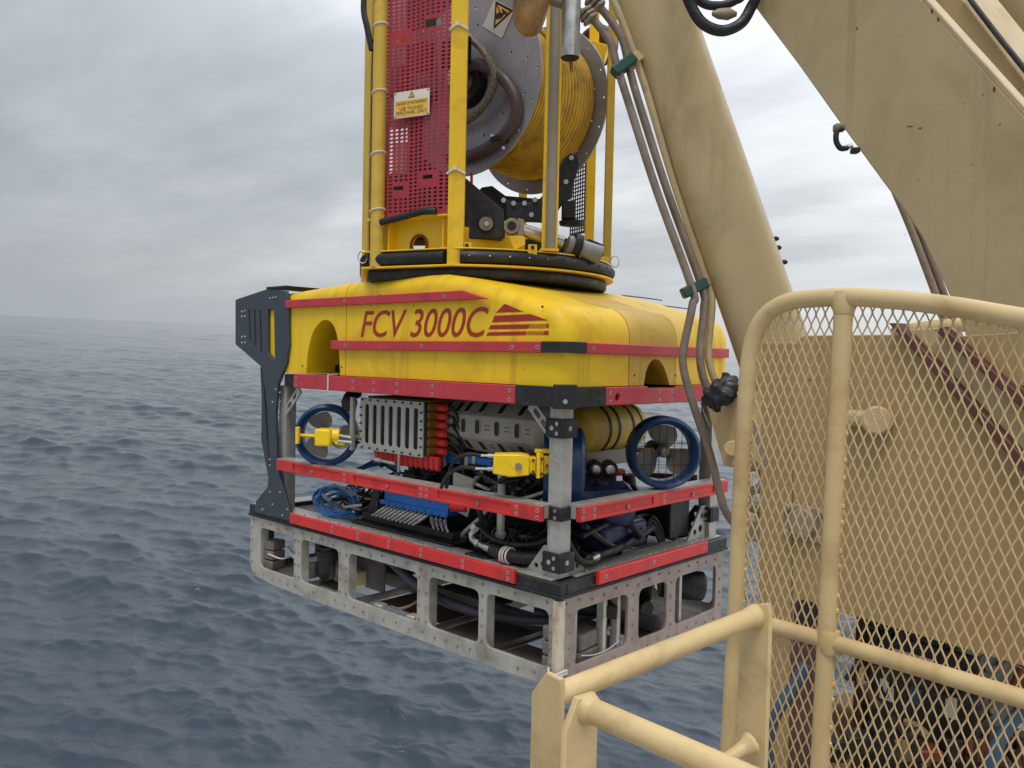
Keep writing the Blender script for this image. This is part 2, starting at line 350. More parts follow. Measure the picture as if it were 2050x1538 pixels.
# ------------------------------------------------------------------ sea
def sea():
    fwd = cam.matrix_world.to_3x3() @ V((0, 0, -1)); az0 = math.atan2(fwd.y, fwd.x)
    # rings packed closely where single ripples can be told apart, then opening out to the horizon
    q_ = np.linspace(0, 1, 1190); r = 17.0 * np.exp(3.3 * q_ + (math.log(9000 / 17.0) - 3.3) * q_ ** 3)
    nr, na = len(r), 860
    a = az0 + np.radians(np.linspace(-56, 56, na))
    RR, AA = np.meshgrid(r, a, indexing='ij')
    X = RR * np.cos(AA) + CAMW.x; Y = RR * np.sin(AA) + CAMW.y
    drr = np.gradient(r); dr = np.maximum(drr, r * (a[1] - a[0]) * .7)
    Z = np.zeros_like(X); DX = np.zeros_like(X); DY = np.zeros_like(X)
    wind = az0 + R_(163); nw = 172
    lam = np.concatenate([np.exp(np.linspace(math.log(.26), math.log(15), 150)), np.exp(np.linspace(math.log(16), math.log(80), 22))])
    for k in range(nw):
        L = lam[k] * (1 + .06 * rng.standard_normal()); th = wind + rng.normal(0, .75 if L < 2 else .5)
        kk = 2 * math.pi / L; st = .020 * ((L / 1.3) ** .35 if L < 1.3 else (1.0 if L < 3.2 else max(.20, (3.2 / L) ** 1.2)))
        A = st / kk * 1.95 * (.6 + .8 * rng.random()); p0 = rng.random() * 6.283
        fade = np.clip((L / dr - 2.0) / 1.6, 0, 1); m_ = int(np.count_nonzero(fade > 0))
        if m_ == 0: continue
        fd = (fade[:m_] * A)[:, None]
        ph = (kk * (X[:m_] * math.cos(th) + Y[:m_] * math.sin(th)) + p0).astype(np.float32)
        c = np.cos(ph) * fd; s = np.sin(ph) * fd
        Z[:m_] += c; DX[:m_] -= s * (math.cos(th) * .80); DY[:m_] -= s * (math.sin(th) * .80)
    # gusts: patches of livelier and calmer water
    gust = 1 + .28 * np.sin(X * .11 + 1.3 * np.sin(Y * .07)) * np.cos(Y * .13 + .7)
    Z *= gust
    co = np.stack([X + DX, Y + DY, Z + SEA_Z], -1).reshape(-1, 3).astype(np.float32)
    i = np.arange(nr - 1)[:, None] * na + np.arange(na - 1)[None, :]
    f = np.stack([i, i + na, i + na + 1, i + 1], -1).reshape(-1, 4)
    me = bpy.data.meshes.new('sea'); me.vertices.add(len(co)); me.vertices.foreach_set('co', co.ravel())
    me.loops.add(f.size); me.loops.foreach_set('vertex_index', f.ravel().astype(np.int32)); me.polygons.add(len(f))
    me.polygons.foreach_set('loop_start', np.arange(0, f.size, 4, dtype=np.int32)); me.polygons.foreach_set('use_smooth', np.ones(len(f), bool))
    me.update(); me.validate()
    m = bpy.data.materials.new('sea water'); m.use_nodes = True; nt = m.node_tree; N = nt.nodes.new; L = nt.links.new
    b = nt.nodes['Principled BSDF']; b.inputs['Base Color'].default_value = (*lin((50, 60, 70)), 1); b.inputs['Roughness'].default_value = .06; b.inputs['IOR'].default_value = 1.333
    tc = N('ShaderNodeTexCoord'); mp = N('ShaderNodeMapping'); L(tc.outputs['Object'], mp.inputs[0]); mp.inputs['Rotation'].default_value = (0, 0, -wind); mp.inputs['Scale'].default_value = (1, .45, 1)
    prev = None
    for scl, det, rgh, dist, stg in ((.42, 7, .62, .34, .40), (1.6, 5, .6, .10, .35), (6.5, 4, .6, .035, .5)):
        n1 = N('ShaderNodeTexNoise'); L(mp.outputs[0], n1.inputs['Vector']); n1.inputs['Scale'].default_value = scl; n1.inputs['Detail'].default_value = det; n1.inputs['Roughness'].default_value = rgh; n1.inputs['Distortion'].default_value = .35
        b1 = N('ShaderNodeBump'); b1.inputs['Strength'].default_value = stg; b1.inputs['Distance'].default_value = dist; L(n1.outputs[0], b1.inputs['Height'])
        if prev is not None: L(prev, b1.inputs['Normal'])
        prev = b1.outputs[0]
    L(prev, b.inputs['Normal'])
    o = link('sea', me, m); o['kind'] = 'structure'
sea()

# ------------------------------------------------------------------ the underwater vehicle
rov = thing('underwater_vehicle', 'yellow remotely operated underwater vehicle with red bumper rails, hanging above the sea', 'underwater vehicle', (-1.6, .9, -.5))
YB = 1.80; XR = -3.22
TOPZ = 1.815
# --- lower skid
def skid_side():
    wins = [(-3.068, -2.59), (-2.497, -2.025), (-1.907, -1.176), (-1.063, -.62), (-.555, -.075)]
    outer = rpoly([(XR, -.005, .01), (XR, -.47, .12), (XR + .35, -.505, .1), (-.4, -.505, .1), (-.035, -.49, .02), (-.035, -.005, .005)], .02)
    me = plate(outer, [rr(a, b, -.397, -.081, .045) for a, b in wins], .022, .003)
    g = G().flat(me, YP(.011))
    near = part('skid_side_plate', g, M['skid'], rov, label='scuffed bare metal skid side with five windows')
    # flange strip along the bottom and returns round the windows
    g = G()
    for a, b in wins:
        for x in (a - .012, b + .004): g.box((x, .022, -.42), (x + .008, .075, -.06))
    g.box((XR + .3, .022, -.50), (-.06, .10, -.488))
    sub('window_return', g, M['skid'], near)
    g = G()
    for i, x in enumerate(np.arange(XR + .05, -.05, .118)):
        xx = x + .02 * math.sin(i * 7.1)
        if random.random() < .85: g.bolt((xx, 0, -.035 - .018 * (i % 2)), (0, -1, 0), .0095, .008)
        if random.random() < .8: g.bolt((xx + .03, 0, -.455 + .012 * (i % 2)), (0, -1, 0), .0095, .008)
    for a, b in zip([XR + .035] + [w_[1] for w_ in wins], [None] + [w_[0] for w_ in wins[1:]] + [-.05]):
        xs = [a] if b is None else ([a + .022, b - .022] if b - a > .07 else [(a + b) / 2])
        for x in xs:
            for z in (-.10, -.19, -.28, -.37): g.bolt((x, 0, z), (0, -1, 0), .009, .008)
    sub('rivet_heads', g, M['zinc'], near, kind='stuff')
    far = link('skid_side_plate', near.data, None, rov); far.location = V((0, YB - .022, 0)) - LOC[rov.name]
    return wins
wins = skid_side()
fw = [(.14, .645), (.762, 1.07), (1.175, 1.69)]
me_ = plate(rr(.035, YB - .02, -.50, -.006, .012), [rr(a, b, -.402, -.092, .05) for a, b in fw], .022, .003)
sf = part('skid_front_plate', G().flat(me_, XP(-.011)), M['skid_red'], rov, label='brownish tarnished skid front plate with three windows')
g = G()
for y in np.arange(.06, 1.76, .115):
    for z in (-.045, -.452): g.bolt((0, y, z + .012 * math.sin(y * 40)), (1, 0, 0), .009, .008)
for y in (.09, .70, 1.12, 1.74):
    for z in (-.11, -.2, -.29, -.38): g.bolt((0, y, z), (1, 0, 0), .009, .008)
sub('rivet_heads', g, M['zinc'], sf, kind='stuff')
me_ = plate(rr(.03, YB - .03, -.48, -.01, .02), [rr(.2, .8, -.40, -.09, .05), rr(1.0, 1.6, -.40, -.09, .05)], .02, .003)
part('skid_rear_plate', G().flat(me_, XP(XR + .02)), M['skid_in'], rov)
# near corner bumper
g = G().tube([(-.018, .018, -.475), (-.018, .018, -.01)], .034, 14); part('skid_corner_bumper', g, M['cream'], rov, bev=.003, label='cream rust-streaked bumper tube on the near skid corner')
for yy in (.09, .175): part('skid_corner_angle', G().box((-.05, yy - .035 * 0, -.49), (-.038, yy + .03, -.02)), M['skid'], rov)
g = G()
for z in (-.415, -.40): g.tube([V((-.018 + .05 * math.cos(t), .018 + .05 * math.sin(t), z + .012 * math.cos(t * 2))) for t in np.linspace(0, 6.28, 25)], .007, 6, closed=False)
part('tie_strap', g, M['white'], rov)
# inside: floor plates, ribs
for x0, x1, y0, y1, mm in ((-1.88, -1.22, .25, 1.5, 'maroon'), (-1.1, -.56, .03, .80, 'skid_in'), (-.55, -.04, .03, .36, 'skid_in'), (-2.62, -2.3, .2, 1.6, 'skid_in'), (-.5, -.05, .95, 1.72, 'skid_in'), (-3.18, -2.75, .03, 1.77, 'skid_in')):
    part('skid_floor_plate', G().box((x0, y0, -.475), (x1, y1, -.465)), M[mm], rov, bev=.002)
for x in (-2.54, -1.95, -1.12, -.585):
    me_ = plate(rr(.02, 1.75, -.48, -.02, .01), [rr(.09, .86, -.43, -.08, .05), rr(.92, 1.68, -.43, -.08, .05)], .012, 0)
    part('skid_rib', G().flat(me_, XP(x)), M['skid_in'], rov)
for y in (.55, 1.1): part('skid_beam', G().box((-3.1, y, -.46), (-.1, y + .06, -.36)), M['skid_in'], rov, bev=.004)
for y, z in ((.40, -.44), (1.38, -.44)):
    me_ = plate([(-2.9, -.46), (-2.0, -.46), (-2.0, -.15), (-2.3, -.09), (-2.9, -.2)], [], .01)
    part('skid_web', G().flat(me_, YP(y)), M['skid_in'], rov)
part('skid_channel', G().box((-.62, .50, -.30), (-.05, .56, -.28)).box((-.62, .50, -.36), (-.05, .51, -.28)), M['skid_in'], rov)
for y0 in (.44, .58, 1.27):    # uprights seen behind the front plate
    part('skid_upright', G().box((-.08, y0, -.46), (-.03, y0 + .03, -.03)).box((-.08, y0, -.46), (-.074, y0 + .10, -.03)), M['skid'], rov, bev=.002)
def stack(x, y, n, wx, wy, h, z0, rot=0, gap=.003):
    for i in range(n):
        a = V((math.cos(rot + .05 * i), math.sin(rot + .05 * i), 0)); b = V((-a.y, a.x, 0))
        part('ballast_block', G().obox((x, y, z0 + h * (i + .5)), a * wx / 2, b * wy / 2, V((0, 0, h / 2 - gap))), M['lead'], rov, bev=.012)
stack(-3.06, .10, 3, .17, .13, .078, -.42, .1)
stack(-.10, .085, 3, .085, .12, .085, -.43, -.1)
stack(-.15, .36, 2, .20, .26, .10, -.465, .05)
g = G().tube(spl([(-3.1, .07, -.30), (-2.99, .04, -.29), (-2.88, .08, -.31), (-2.9, .2, -.3)]), .006, 6)
part('tie_strap', g, M['white'], rov)
part('tie_strap', G().tube(spl([(-.03, .24, -.375), (-.03, .36, -.40), (-.03, .50, -.40), (-.03, .60, -.375)]), .0045, 6), M['clear'], rov)
part('clear_hose', G().tube(spl([(-2.9, .14, -.24), (-2.7, .12, -.29), (-2.5, .16, -.25), (-2.3, .22, -.19), (-2.15, .2, -.22)]), .019, 10), M['clear'], rov)
part('clear_hose', G().tube([(-2.96, .3, -.25), (-2.96, .3, .02)], .03, 10), M['clear'], rov)
g = G().lathe((-2.36, .14, -.37), (0, 0, 1), [(0, .055), (.01, .062), (.13, .062), (.135, .078), (.19, .078), (.2, .07), (.24, .07), (.25, .03)], 18)
pc = part('pump_canister', g, M['black'], rov); sub('canister_lid', G().lathe((-2.36, .14, -.19), (0, 0, 1), [(0, .084), (.03, .084)], 18), M['rubber'], pc)
part('pale_block', G().box((-2.52, .30, -.46), (-2.22, .6, -.33)), mat('stained foam block', lin((200, 180, 130)), .7, var=.2, vs=6), rov, bev=.02)
part('suction_hose', G().tube(spl([(-1.95, .3, -.12), (-1.6, .2, -.17), (-1.3, .16, -.24), (-1.0, .18, -.29), (-.7, .26, -.31), (-.4, .42, -.30), (-.2, .6, -.25)]), .032, 12), M['purple_hose'], rov)
part('suction_hose', G().tube(spl([(-1.1, .5, -.10), (-.8, .4, -.14), (-.5, .35, -.16), (-.3, .4, -.17), (-.05, .6, -.2)]), .05, 12), M['rubber'], rov)
part('grey_hose', G().tube(spl([(-1.58, .12, -.41), (-1.5, .14, -.41), (-1.44, .22, -.37), (-1.42, .3, -.30)]), .009, 8), M['zinc'], rov)
part('lug', G().box((-1.66, .03, -.425), (-1.58, .1, -.385)), M['skid'], rov, bev=.012); part('lug', G().box((-1.32, .03, -.425), (-1.24, .1, -.385)), M['skid'], rov, bev=.012)
g = G().cyl((-.28, 1.42, -.22), (-.06, 1.62, -.24), .10, n=20).cyl((-.07, 1.61, -.239), (-.055, 1.625, -.241), .088, n=20)
part('camera_housing', g, M['black'], rov, bev=.006)
for i, (p, q, r) in enumerate([((-.9, .8, -.2), (-.2, 1.2, -.2), .09), ((-2.0, .9, -.2), (-1.2, .9, -.2), .11), ((-.7, 1.3, -.25), (-.1, 1.0, -.28), .05)]):
    part('skid_vessel', G().cyl(p, q, r, n=18), M['dark'], rov, bev=.01)
part('skid_red_unit', G().cyl((-.35, .75, -.17), (-.1, .78, -.17), .075, n=18), M['maroon'], rov)

# --- main base frame
g = G().box((XR, -.012, .006), (.012, .045, .086)).box((-.045, .0455, .006), (.012, YB + .01, .086)).box((XR, YB - .045, .006), (-.0455, YB + .01, .086)).box((XR, .0455, .006), (XR + .05, YB - .0455, .086))
part('base_bumper', g, M['black'], rov, bev=.008)
g = G().box((XR - .005, -.02, -.002), (.02, .03, .018)).box((-.03, .031, -.002), (.02, YB + .012, .018))
part('base_lip', g, M['rubber'], rov, bev=.004)
g = G().box((XR + .02, .0, .088), (-.06, .16, .094)).box((-.16, .161, .088), (-.02, YB - .02, .094)).box((XR + .02, YB - .16, .088), (-.161, YB, .094)).box((XR + .02, .161, .088), (XR + .2, YB - .161, .094))
bf = part('base_flange', g, M['alu'], rov)
g = G()
for x in np.arange(-2.5, -.2, .145): g.bolt((x, .03 + .02 * (int(x * 100) % 2), .094), (0, 0, 1), .008, .008)
for y in np.arange(.3, 1.7, .16): g.bolt((-.05, y, .094), (0, 0, 1), .008, .008)
sub('bolts', g, M['steel'], bf, kind='stuff')
part('inner_deck', G().box((-3.0, .1605, .05), (-.1605, YB - .1605, .062)), M['dark'], rov)
part('deck_pad', G().box((-2.05, .12, .096), (-1.0, .32, .112)), M['black'], rov, bev=.004)
part('deck_pad', G().box((-.80, .05, .0955), (-.62, .14, .105)), M['black'], rov, bev=.003)
part('deck_pad', G().box((-.50, .06, .0955), (-.36, .14, .103)), M['black'], rov, bev=.003)

# --- red bumper rails with bolts
def rail(ax, a0, a1, z0, z1, th, m, off=0, pocket=None, bolts=(), tip=None, name='bumper_rail', holes=()):
    """ax 'y': on the long side (a = X); ax 'x': on the front (a = Y)"""
    F = YP(-.012 - th / 2 - off) if ax == 'y' else XP(.012 + th / 2 + off)
    nrm = (0, -1, 0) if ax == 'y' else (1, 0, 0)
    outer = [(a0, z0), (a1, z0), (a1, z1), (a0, z1)] if tip is None else tip
    r = part(name, G().flat(plate(outer, [circ(x, z, .022, 16) for x, z in holes], th, .005), F), m, rov)
    if pocket:
        bgd = []
        for (p0, p1) in pocket: bgd.append(rr(p0, p1, z0 + .018, z1 - .016, .004, 2))
        g2 = G().flat(plate(outer, bgd, .010, .003), (YP(-.012 - th - .004 - off) if ax == 'y' else XP(.012 + th + .004 + off))); sub('rail_rib', g2, m, r)
    if bolts:
        g1 = G(); g2 = G(); o_ = (th + .0125 + off + (.009 if pocket else 0))
        for (a, z) in bolts:
            p = V((a, -o_, z)) if ax == 'y' else V((o_, a, z)); n_ = V(nrm)
            g1.cyl(p - n_ * .004, p + n_ * .0015, .0115, n=12); g2.cyl(p - n_ * .003, p + n_ * .0022, .006, n=8)
        sub('bolt_washers', g1, M['alu'], r, kind='stuff'); sub('bolt_sockets', g2, M['ink_black'], r, kind='stuff')
    return r
P4 = lambda xs, z0, z1: [(x, z) for x in xs for z in (z0, z1)]
rail('y', -2.59, -.305, .030, .107, .03, M['red'], bolts=P4([-2.05, -1.75, -1.42, -1.10, -.72, -.35], .052, .085))
rail('x', .297, 1.50, .030, .107, .03, M['red'], bolts=[(.36, .07), (.85, .068), (1.44, .07)])
rail('y', -2.77, -1.86, .411, .492, .026, M['red'], pocket=[(-2.55, -1.95)], bolts=[(-2.30, .445), (-1.905, .432), (-1.905, .470)], holes=[(-2.69, .452)])
rail('y', -1.859, -1.02, .411, .492, .026, M['red'], pocket=[(-1.80, -1.14)], bolts=[(-1.44, .445), (-1.10, .432), (-1.10, .470), (-1.05, .432), (-1.05, .470)])
rail('y', -1.019, -.112, .411, .492, .026, M['red'], pocket=[(-.95, -.34)], bolts=[(-.60, .445), (-.29, .432), (-.29, .470), (-.135, .432), (-.135, .470)], holes=[(-.21, .452)])
rail('x', .108, .90, .411, .492, .026, M['red'], pocket=[(.26, .82)], bolts=[(.56, .445), (.13, .432), (.13, .470), (.23, .432), (.23, .470)], holes=[(.18, .452)])
rail('x', .902, 1.735, .411, .492, .026, M['red'], pocket=[(1.0, 1.55)], bolts=[(1.28, .445), (.94, .432), (.94, .470)], holes=[])
g = G().box((-2.77, -.010, .425), (-.112, .03, .490)).box((-.03, .108, .425), (.010, 1.73, .490)); part('rail_backing', g, M['alu'], rov)
g = G().box((-2.77, -.03, .4915), (-.112, .07, .500)).box((-.07, .108, .4915), (.03, 1.73, .500)); part('rail_top_strip', g, M['alu'], rov)
rail('y', -2.564, -.32, 1.044, 1.149, .03, M['red_pink'], bolts=P4([-2.53, -2.12, -1.83, -1.60, -1.36, -1.02, -.365], 1.066, 1.118))
rail('x', .312, 1.76, 1.044, 1.149, .03, M['red_pink'], tip=[(.312, 1.044), (1.76, 1.044), (1.76, 1.149), (1.07, 1.149), (1.05, 1.135), (.75, 1.135), (.73, 1.149), (.312, 1.149)], bolts=P4([.36, .86, 1.0], 1.066, 1.115), holes=[(.43, 1.09), (1.66, 1.10)])
rail('y', -2.104, -.138, 1.333, 1.395, .026, M['red_pink'], bolts=[(-1.93, 1.364), (-1.13, 1.364), (-.36, 1.362), (-.17, 1.364)])
rail('x', .132, 1.715, 1.333, 1.395, .026, M['red_pink'], bolts=[(.2, 1.364), (1.66, 1.364)])
rail('y', 0, 0, 0, 0, .026, M['red_pink'], tip=[(-2.70, 1.637), (-.56, 1.640), (-.78, 1.697), (-2.70, 1.697)], bolts=[(-1.95, 1.668), (-.93, 1.668)])
part('cable_tie', G().box((-2.121, -.050, 1.035), (-2.110, -.043, 1.156)).box((-2.121, -.0425, 1.150), (-2.110, .03, 1.156)), M['white'], rov, bev=.002)
# black corner blocks
def corner_block(z0, z1, lx, ly, th=.04, r=.05, split=False):
    o = .012 + th
    outer = [(-lx, -.0005), (-lx, -o), (o - .05, -o), (o, -o + .05), (o, ly), (.0005, ly), (.0005, -.0005)]
    b = part('corner_block', G().flat(plate(rpoly(outer, 0), [], z1 - z0, .004), ZP((z0 + z1) / 2)), M['black'], rov)
    return b, o
b, o_ = corner_block(1.335, 1.396, .137, .131, .032)
b, o_ = corner_block(1.042, 1.152, .319, .311, .034)
g = G()
for x in (-.24, -.17): 
    for z in (1.07, 1.12): g.cyl((x, -o_ + .004, z), (x, -o_ - .001, z), .011, n=10)
for y in (.17, .24):
    for z in (1.07, 1.12): g.cyl((o_ - .004, y, z), (o_ + .001, y, z), .011, n=10)
sub('bolt_holes', g, M['ink_black'], b, kind='stuff')
part('corner_strap', G().obox((.018, -.018, 1.10), V((.045, .045, 0)), V((.011, -.011, 0)), V((0, 0, .066))), M['black'], rov, bev=.004)
g = G().cyl((.0255, -.0255, 1.075), (.034, -.034, 1.075), .013, n=12); part('strap_bolt', g, M['steel'], rov)

# --- near corner post with clamps and gussets
px0, px1 = -.145, -.045
def post(xa, ya, z0, z1, name='corner_post'):
    c = .012; o = [(xa, ya), (xa + .095, ya, .01), (xa + .095, ya + .095), (xa, ya + .095)]
    return part(name, G().flat(plate(rpoly(o, .008, 2), [], z1 - z0, 0), ZP((z0 + z1) / 2)), M['alu'], rov)
post(-.14, .045, .094, 1.05)
post(-.14, YB - .14, .094, 1.05)
post(XR + .35, .03, .094, 1.05); post(XR + .35, YB - .14, .094, 1.05)
def clamp(z0, z1, px=-.14, py=.045, flip=1, t=.022, wing=.03):
    g = G()
    g.box((px - wing, py - t, z0), (px + .095 + t, py - .001, z1)); g.box((px + .096, py - .001, z0), (px + .095 + t, py + .095 + wing, z1))
    b = part('post_clamp', g, M['black'], rov, bev=.006)
    g2 = G()
    zz = [(z0 + z1) / 2] if z1 - z0 < .05 else [z0 + (z1 - z0) * .25, z0 + (z1 - z0) * .75]
    for z in zz: g2.cyl((px + .075, py - t, z), (px + .075, py - t - .006, z), .012, n=12)
    sub('clamp_bolts', g2, M['steel'], b, kind='stuff')
    if z1 - z0 > .1:
        g3 = G().cyl((px + .035, py - t + .004, (z0 + z1) / 2), (px + .035, py - t - .001, (z0 + z1) / 2), .014, n=12).cyl((px + .095 + t - .004, py + .04, (z0 + z1) / 2), (px + .095 + t + .001, py + .04, (z0 + z1) / 2), .014, n=12)
        sub('clamp_holes', g3, M['panel'], b, kind='stuff')
clamp(.868, .975, wing=.012); clamp(.413, .489, wing=.03); clamp(.125, .235, wing=.014)
clamp(.20, .30, -.14, YB - .14, wing=.0)
def gusset(p, dx, dz, ax, m='alu', holes=True):
    """triangular perforated gusset from corner p, reaching dx along the axis and dz up"""
    lo = [(0, 0), (dx, 0), (dx * .9, dz * .12), (dx * .25, dz), (0, dz)]
    hs = [circ(dx * .28, dz * .30, abs(dx) * .11, 10), circ(dx * .58, dz * .22, abs(dx) * .09, 10), circ(dx * .2, dz * .68, abs(dx) * .08, 10)] if holes else []
    me = plate(lo, hs, .012, 0)
    fn = (lambda q: V((p[0] + q[0], p[1] + q[2], p[2] + q[1]))) if ax == 'x' else (lambda q: V((p[0] + q[2], p[1] + q[0], p[2] + q[1])))
    part('gusset', G().flat(me, fn), M[m], rov)
gusset((-.142, .08, .095), -.17, .16, 'x'); gusset((-.08, .142, .095), .17, .16, 'y')
gusset((-.08, YB - .142, .095), -.24, .22, 'y'); gusset((-.14, YB - .09, .095), -.2, .2, 'x', 'dark')
# diagonal knee braces below the upper frame
def knee(p, q, wdir):
    p, q = V(p), V(q); a = (q - p); L_ = a.length; an = a.normalized(); wv = V(wdir).normalized(); me = plate(rr(0, L_, -.032, .032, .01), [slot(L_ * .3, 0, .07, .028), slot(L_ * .66, 0, .07, .028)], .012, .0)
    n_ = an.cross(wv); part('knee_brace', G().flat(me, lambda u: p + an * u[0] + wv * u[1] + n_ * u[2]), M['alu'], rov)
knee((-.29, .06, 1.04), (-.13, .06, .88), (.7, 0, .7)); knee((-.06, .29, 1.04), (-.06, .13, .88), (0, .7, .7))
knee((-.06, YB - .30, 1.04), (-.06, YB - .10, .80), (0, -.7, .7))
knee((-2.60, .04, 1.03), (-2.80, .04, .84), (-.7, 0, .7))
# upper frame box under the floats
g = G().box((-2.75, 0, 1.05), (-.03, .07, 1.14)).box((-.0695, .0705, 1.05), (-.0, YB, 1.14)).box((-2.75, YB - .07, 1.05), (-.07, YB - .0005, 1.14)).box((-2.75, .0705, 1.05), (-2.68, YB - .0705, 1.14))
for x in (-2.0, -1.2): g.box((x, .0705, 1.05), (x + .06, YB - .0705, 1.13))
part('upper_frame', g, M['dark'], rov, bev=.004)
part('bounce_blocker', G().box((-2.6, .075, 1.036), (-.075, YB - .075, 1.046)), M['dark'], rov)  # dark plate added under the floats to block yellow bounce and darken the bay

# --- dark side plate at the tail, near and far
px_ = lambda *p: [tuple(on(x, y, 'y', -.02)[i] for i in (0, 2)) for x, y in p]
out_ = rpoly(px_((472, 600), (538, 578), (574, 583), (578, 600), (579, 690), (574, 728), (557, 770), (552, 830), (556, 930), (562, 960), (588, 1045), (510, 1026), (513, 1003), (536, 975), (541, 930), (534, 800), (524, 735), (490, 705), (472, 690)), .015, 3)
hol = [px_((498, 622), (501, 622), (503, 684), (500, 683)), px_((509, 621), (512, 621), (514, 697), (511, 694)), px_((520, 620), (523, 620), (525, 709), (522, 706)),
       rpoly(px_((537, 620), (549, 619), (551, 724), (537, 706)), .01, 3)]
fp = part('tail_side_plate', G().flat(plate(out_, hol, .026, .004), YP(-.012)), M['fin'], rov, label='dark blue-grey plate at the tail with three slits and one window')
g = G()
for (x, y) in [(484, 624), (490, 622), (484, 634), (490, 633), (484, 675), (490, 674), (484, 686), (490, 686), (540, 597), (546, 596), (552, 595), (552, 780), (560, 786), (545, 805), (560, 804), (540, 920), (556, 920), (540, 985), (560, 985), (545, 1010), (575, 1020), (525, 1020), (565, 1032), (540, 932), (556, 932)]:
    p = on(x, y, 'y', -.027); g.bolt(p, (0, -1, 0), .009, .004, 8)
sub('plate_bolts', g, M['steel'], fp, kind='stuff')
fp2 = link('tail_side_plate', fp.data, None, rov); fp2.location = V((0, YB + .02, 0)) - LOC[rov.name]
part('tail_top_plate', G().box((-2.98, -.03, 1.792), (-2.70, .35, 1.808)), M['black'], rov, bev=.004)
part('tail_foil', G().prism([on(x, y, 'y', .12) for x, y in ((521, 735), (527, 760), (534, 870), (545, 1000), (523, 880), (524, 800))], (0, .02, 0)), M['fin'], rov)
me_ = plate(rpoly(px_((537, 840), (523, 862), (522, 890), (540, 975)), .01), [rpoly(px_((534, 858), (528, 868), (527, 880), (535, 900)), .004)], .02)
part('tail_bracket', G().flat(me_, YP(.06)), M['fin'], rov)

# --- yellow flotation blocks
def foam():
    prof = [(-3.03, 1.152), (-3.03, 1.70), (-2.9, 1.75), (-1.98, 1.805), (-1.15, TOPZ), (-1.02, TOPZ - .002), (-.9, TOPZ - .02), (-.56, 1.722), (-.2, 1.615)]
    for i in range(1, 8):
        t = R_(74 - i * 10.5); prof.append((-.20 + .20 * math.cos(t), 1.43 + .19 * math.sin(t)))
    prof += [(0, 1.152)]
    bm = bmesh.new(); v0 = [bm.verts.new((x, 0, z)) for x, z in prof]; f = bm.faces.new(v0)
    r = bmesh.ops.extrude_face_region(bm, geom=[f]); bmesh.ops.translate(bm, verts=[v for v in r['geom'] if isinstance(v, bmesh.types.BMVert)], vec=(0, YB, 0))
    bmesh.ops.recalc_face_normals(bm, faces=bm.faces[:])
    es = [e for e in bm.edges if e.calc_face_angle(0) > R_(38) and not (abs(e.verts[0].co.z - 1.152) < .001 and abs(e.verts[1].co.z - 1.152) < .001)]
    bmesh.ops.bevel(bm, geom=es, offset=.085, segments=7, profile=.5, affect='EDGES', clamp_overlap=True)
    def piece(x0, x1, y0, y1, m, arch=None, label=None):
        b2 = bm.copy()
        for co, no in (((x0, 0, 0), (-1, 0, 0)), ((x1, 0, 0), (1, 0, 0)), ((0, y0, 0), (0, -1, 0)), ((0, y1, 0), (0, 1, 0))):
            bmesh.ops.bisect_plane(b2, geom=b2.verts[:] + b2.edges[:] + b2.faces[:], plane_co=co, plane_no=no, clear_outer=True)
            bmesh.ops.holes_fill(b2, edges=[e for e in b2.edges if e.is_boundary], sides=0)
        bmesh.ops.recalc_face_normals(b2, faces=b2.faces[:])
        me = bpy.data.meshes.new('float_block'); b2.to_mesh(me); b2.free()
        if arch:
            ob = bpy.data.objects.new('tmp', me); COL.objects.link(ob)
            cme = mesh_of(arch, 'tmp', 0); co_ = bpy.data.objects.new('tmpc', cme); COL.objects.link(co_)
            md = ob.modifiers.new('b', 'BOOLEAN'); md.operation = 'DIFFERENCE'; md.object = co_; md.solver = 'EXACT'
            dg = bpy.context.evaluated_depsgraph_get(); me2 = bpy.data.meshes.new_from_object(ob.evaluated_get(dg))
            bpy.data.objects.remove(ob); bpy.data.objects.remove(co_); me = me2
        me.polygons.foreach_set('use_smooth', [True] * len(me.polygons)); me.set_sharp_from_angle(angle=R_(32))
        return link('float_block', me, m, rov, label=label)
    A = [(p.x, p.y) for p in spl([(*q, 0) for q in px_((608, 772), (609, 735), (613, 698), (622, 665), (636, 645), (648, 640), (660, 647), (669, 668), (674, 705), (676, 745), (677, 772))], 4)]
    ag = G().prism([V((x, -.05, z)) for x, z in A], (0, .75, 0))
    piece(-3, -1.978, -.1, 2, M['yellow'], ag, 'tail float block with an arched cut-out')
    piece(-1.970, 1, -.1, .585, M['yellow'])
    fr = [tuple(on(x, y, 'x', 0)[i] for i in (1, 2)) for x, y in ((1286, 800), (1289, 770), (1294, 742), (1303, 724), (1313, 719), (1324, 726), (1333, 745), (1340, 770), (1347, 800))]
    ag = G().prism([V((.05, p.x, p.y)) for p in spl([(*q, 0) for q in fr], 4)], (-.5, 0, 0))
    piece(-.96, 1, .595, 1.10, M['yellow_dull'], ag, 'dull worn front float block with an arched cut-out')
    piece(-.96, 1, 1.104, 2, M['yellow']); piece(-1.97, -.965, .589, 2, M['yellow'])
    bm.free()
foam()
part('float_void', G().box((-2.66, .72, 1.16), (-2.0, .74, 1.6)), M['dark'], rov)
def stripe(pts, m='ink', y=-.0015):     # printed mark on the flank (pixels of the photograph projected on the flank)
    return G().prism([on(x, yy, 'y', y) for x, yy in pts], (0, .0012, 0))
Z4 = lambda pts: [(950 + x * .27317, 530 + y * .27317) for x, y in pts]
tv, tf = text('FCV 3000C', 1, .0006, .27, .004, space=.98)
xs = [p[0] for p in tv]; ys = [p[1] for p in tv]; sx = (1.795 - .575) / (max(xs) - min(xs)); sy = .178 / (max(ys) - min(ys))
g = G().add([V((-1.805 + (p[0] - min(xs)) * sx, -.002 + p[2], 1.420 + (p[1] - min(ys)) * sy)) for p in tv], tf)
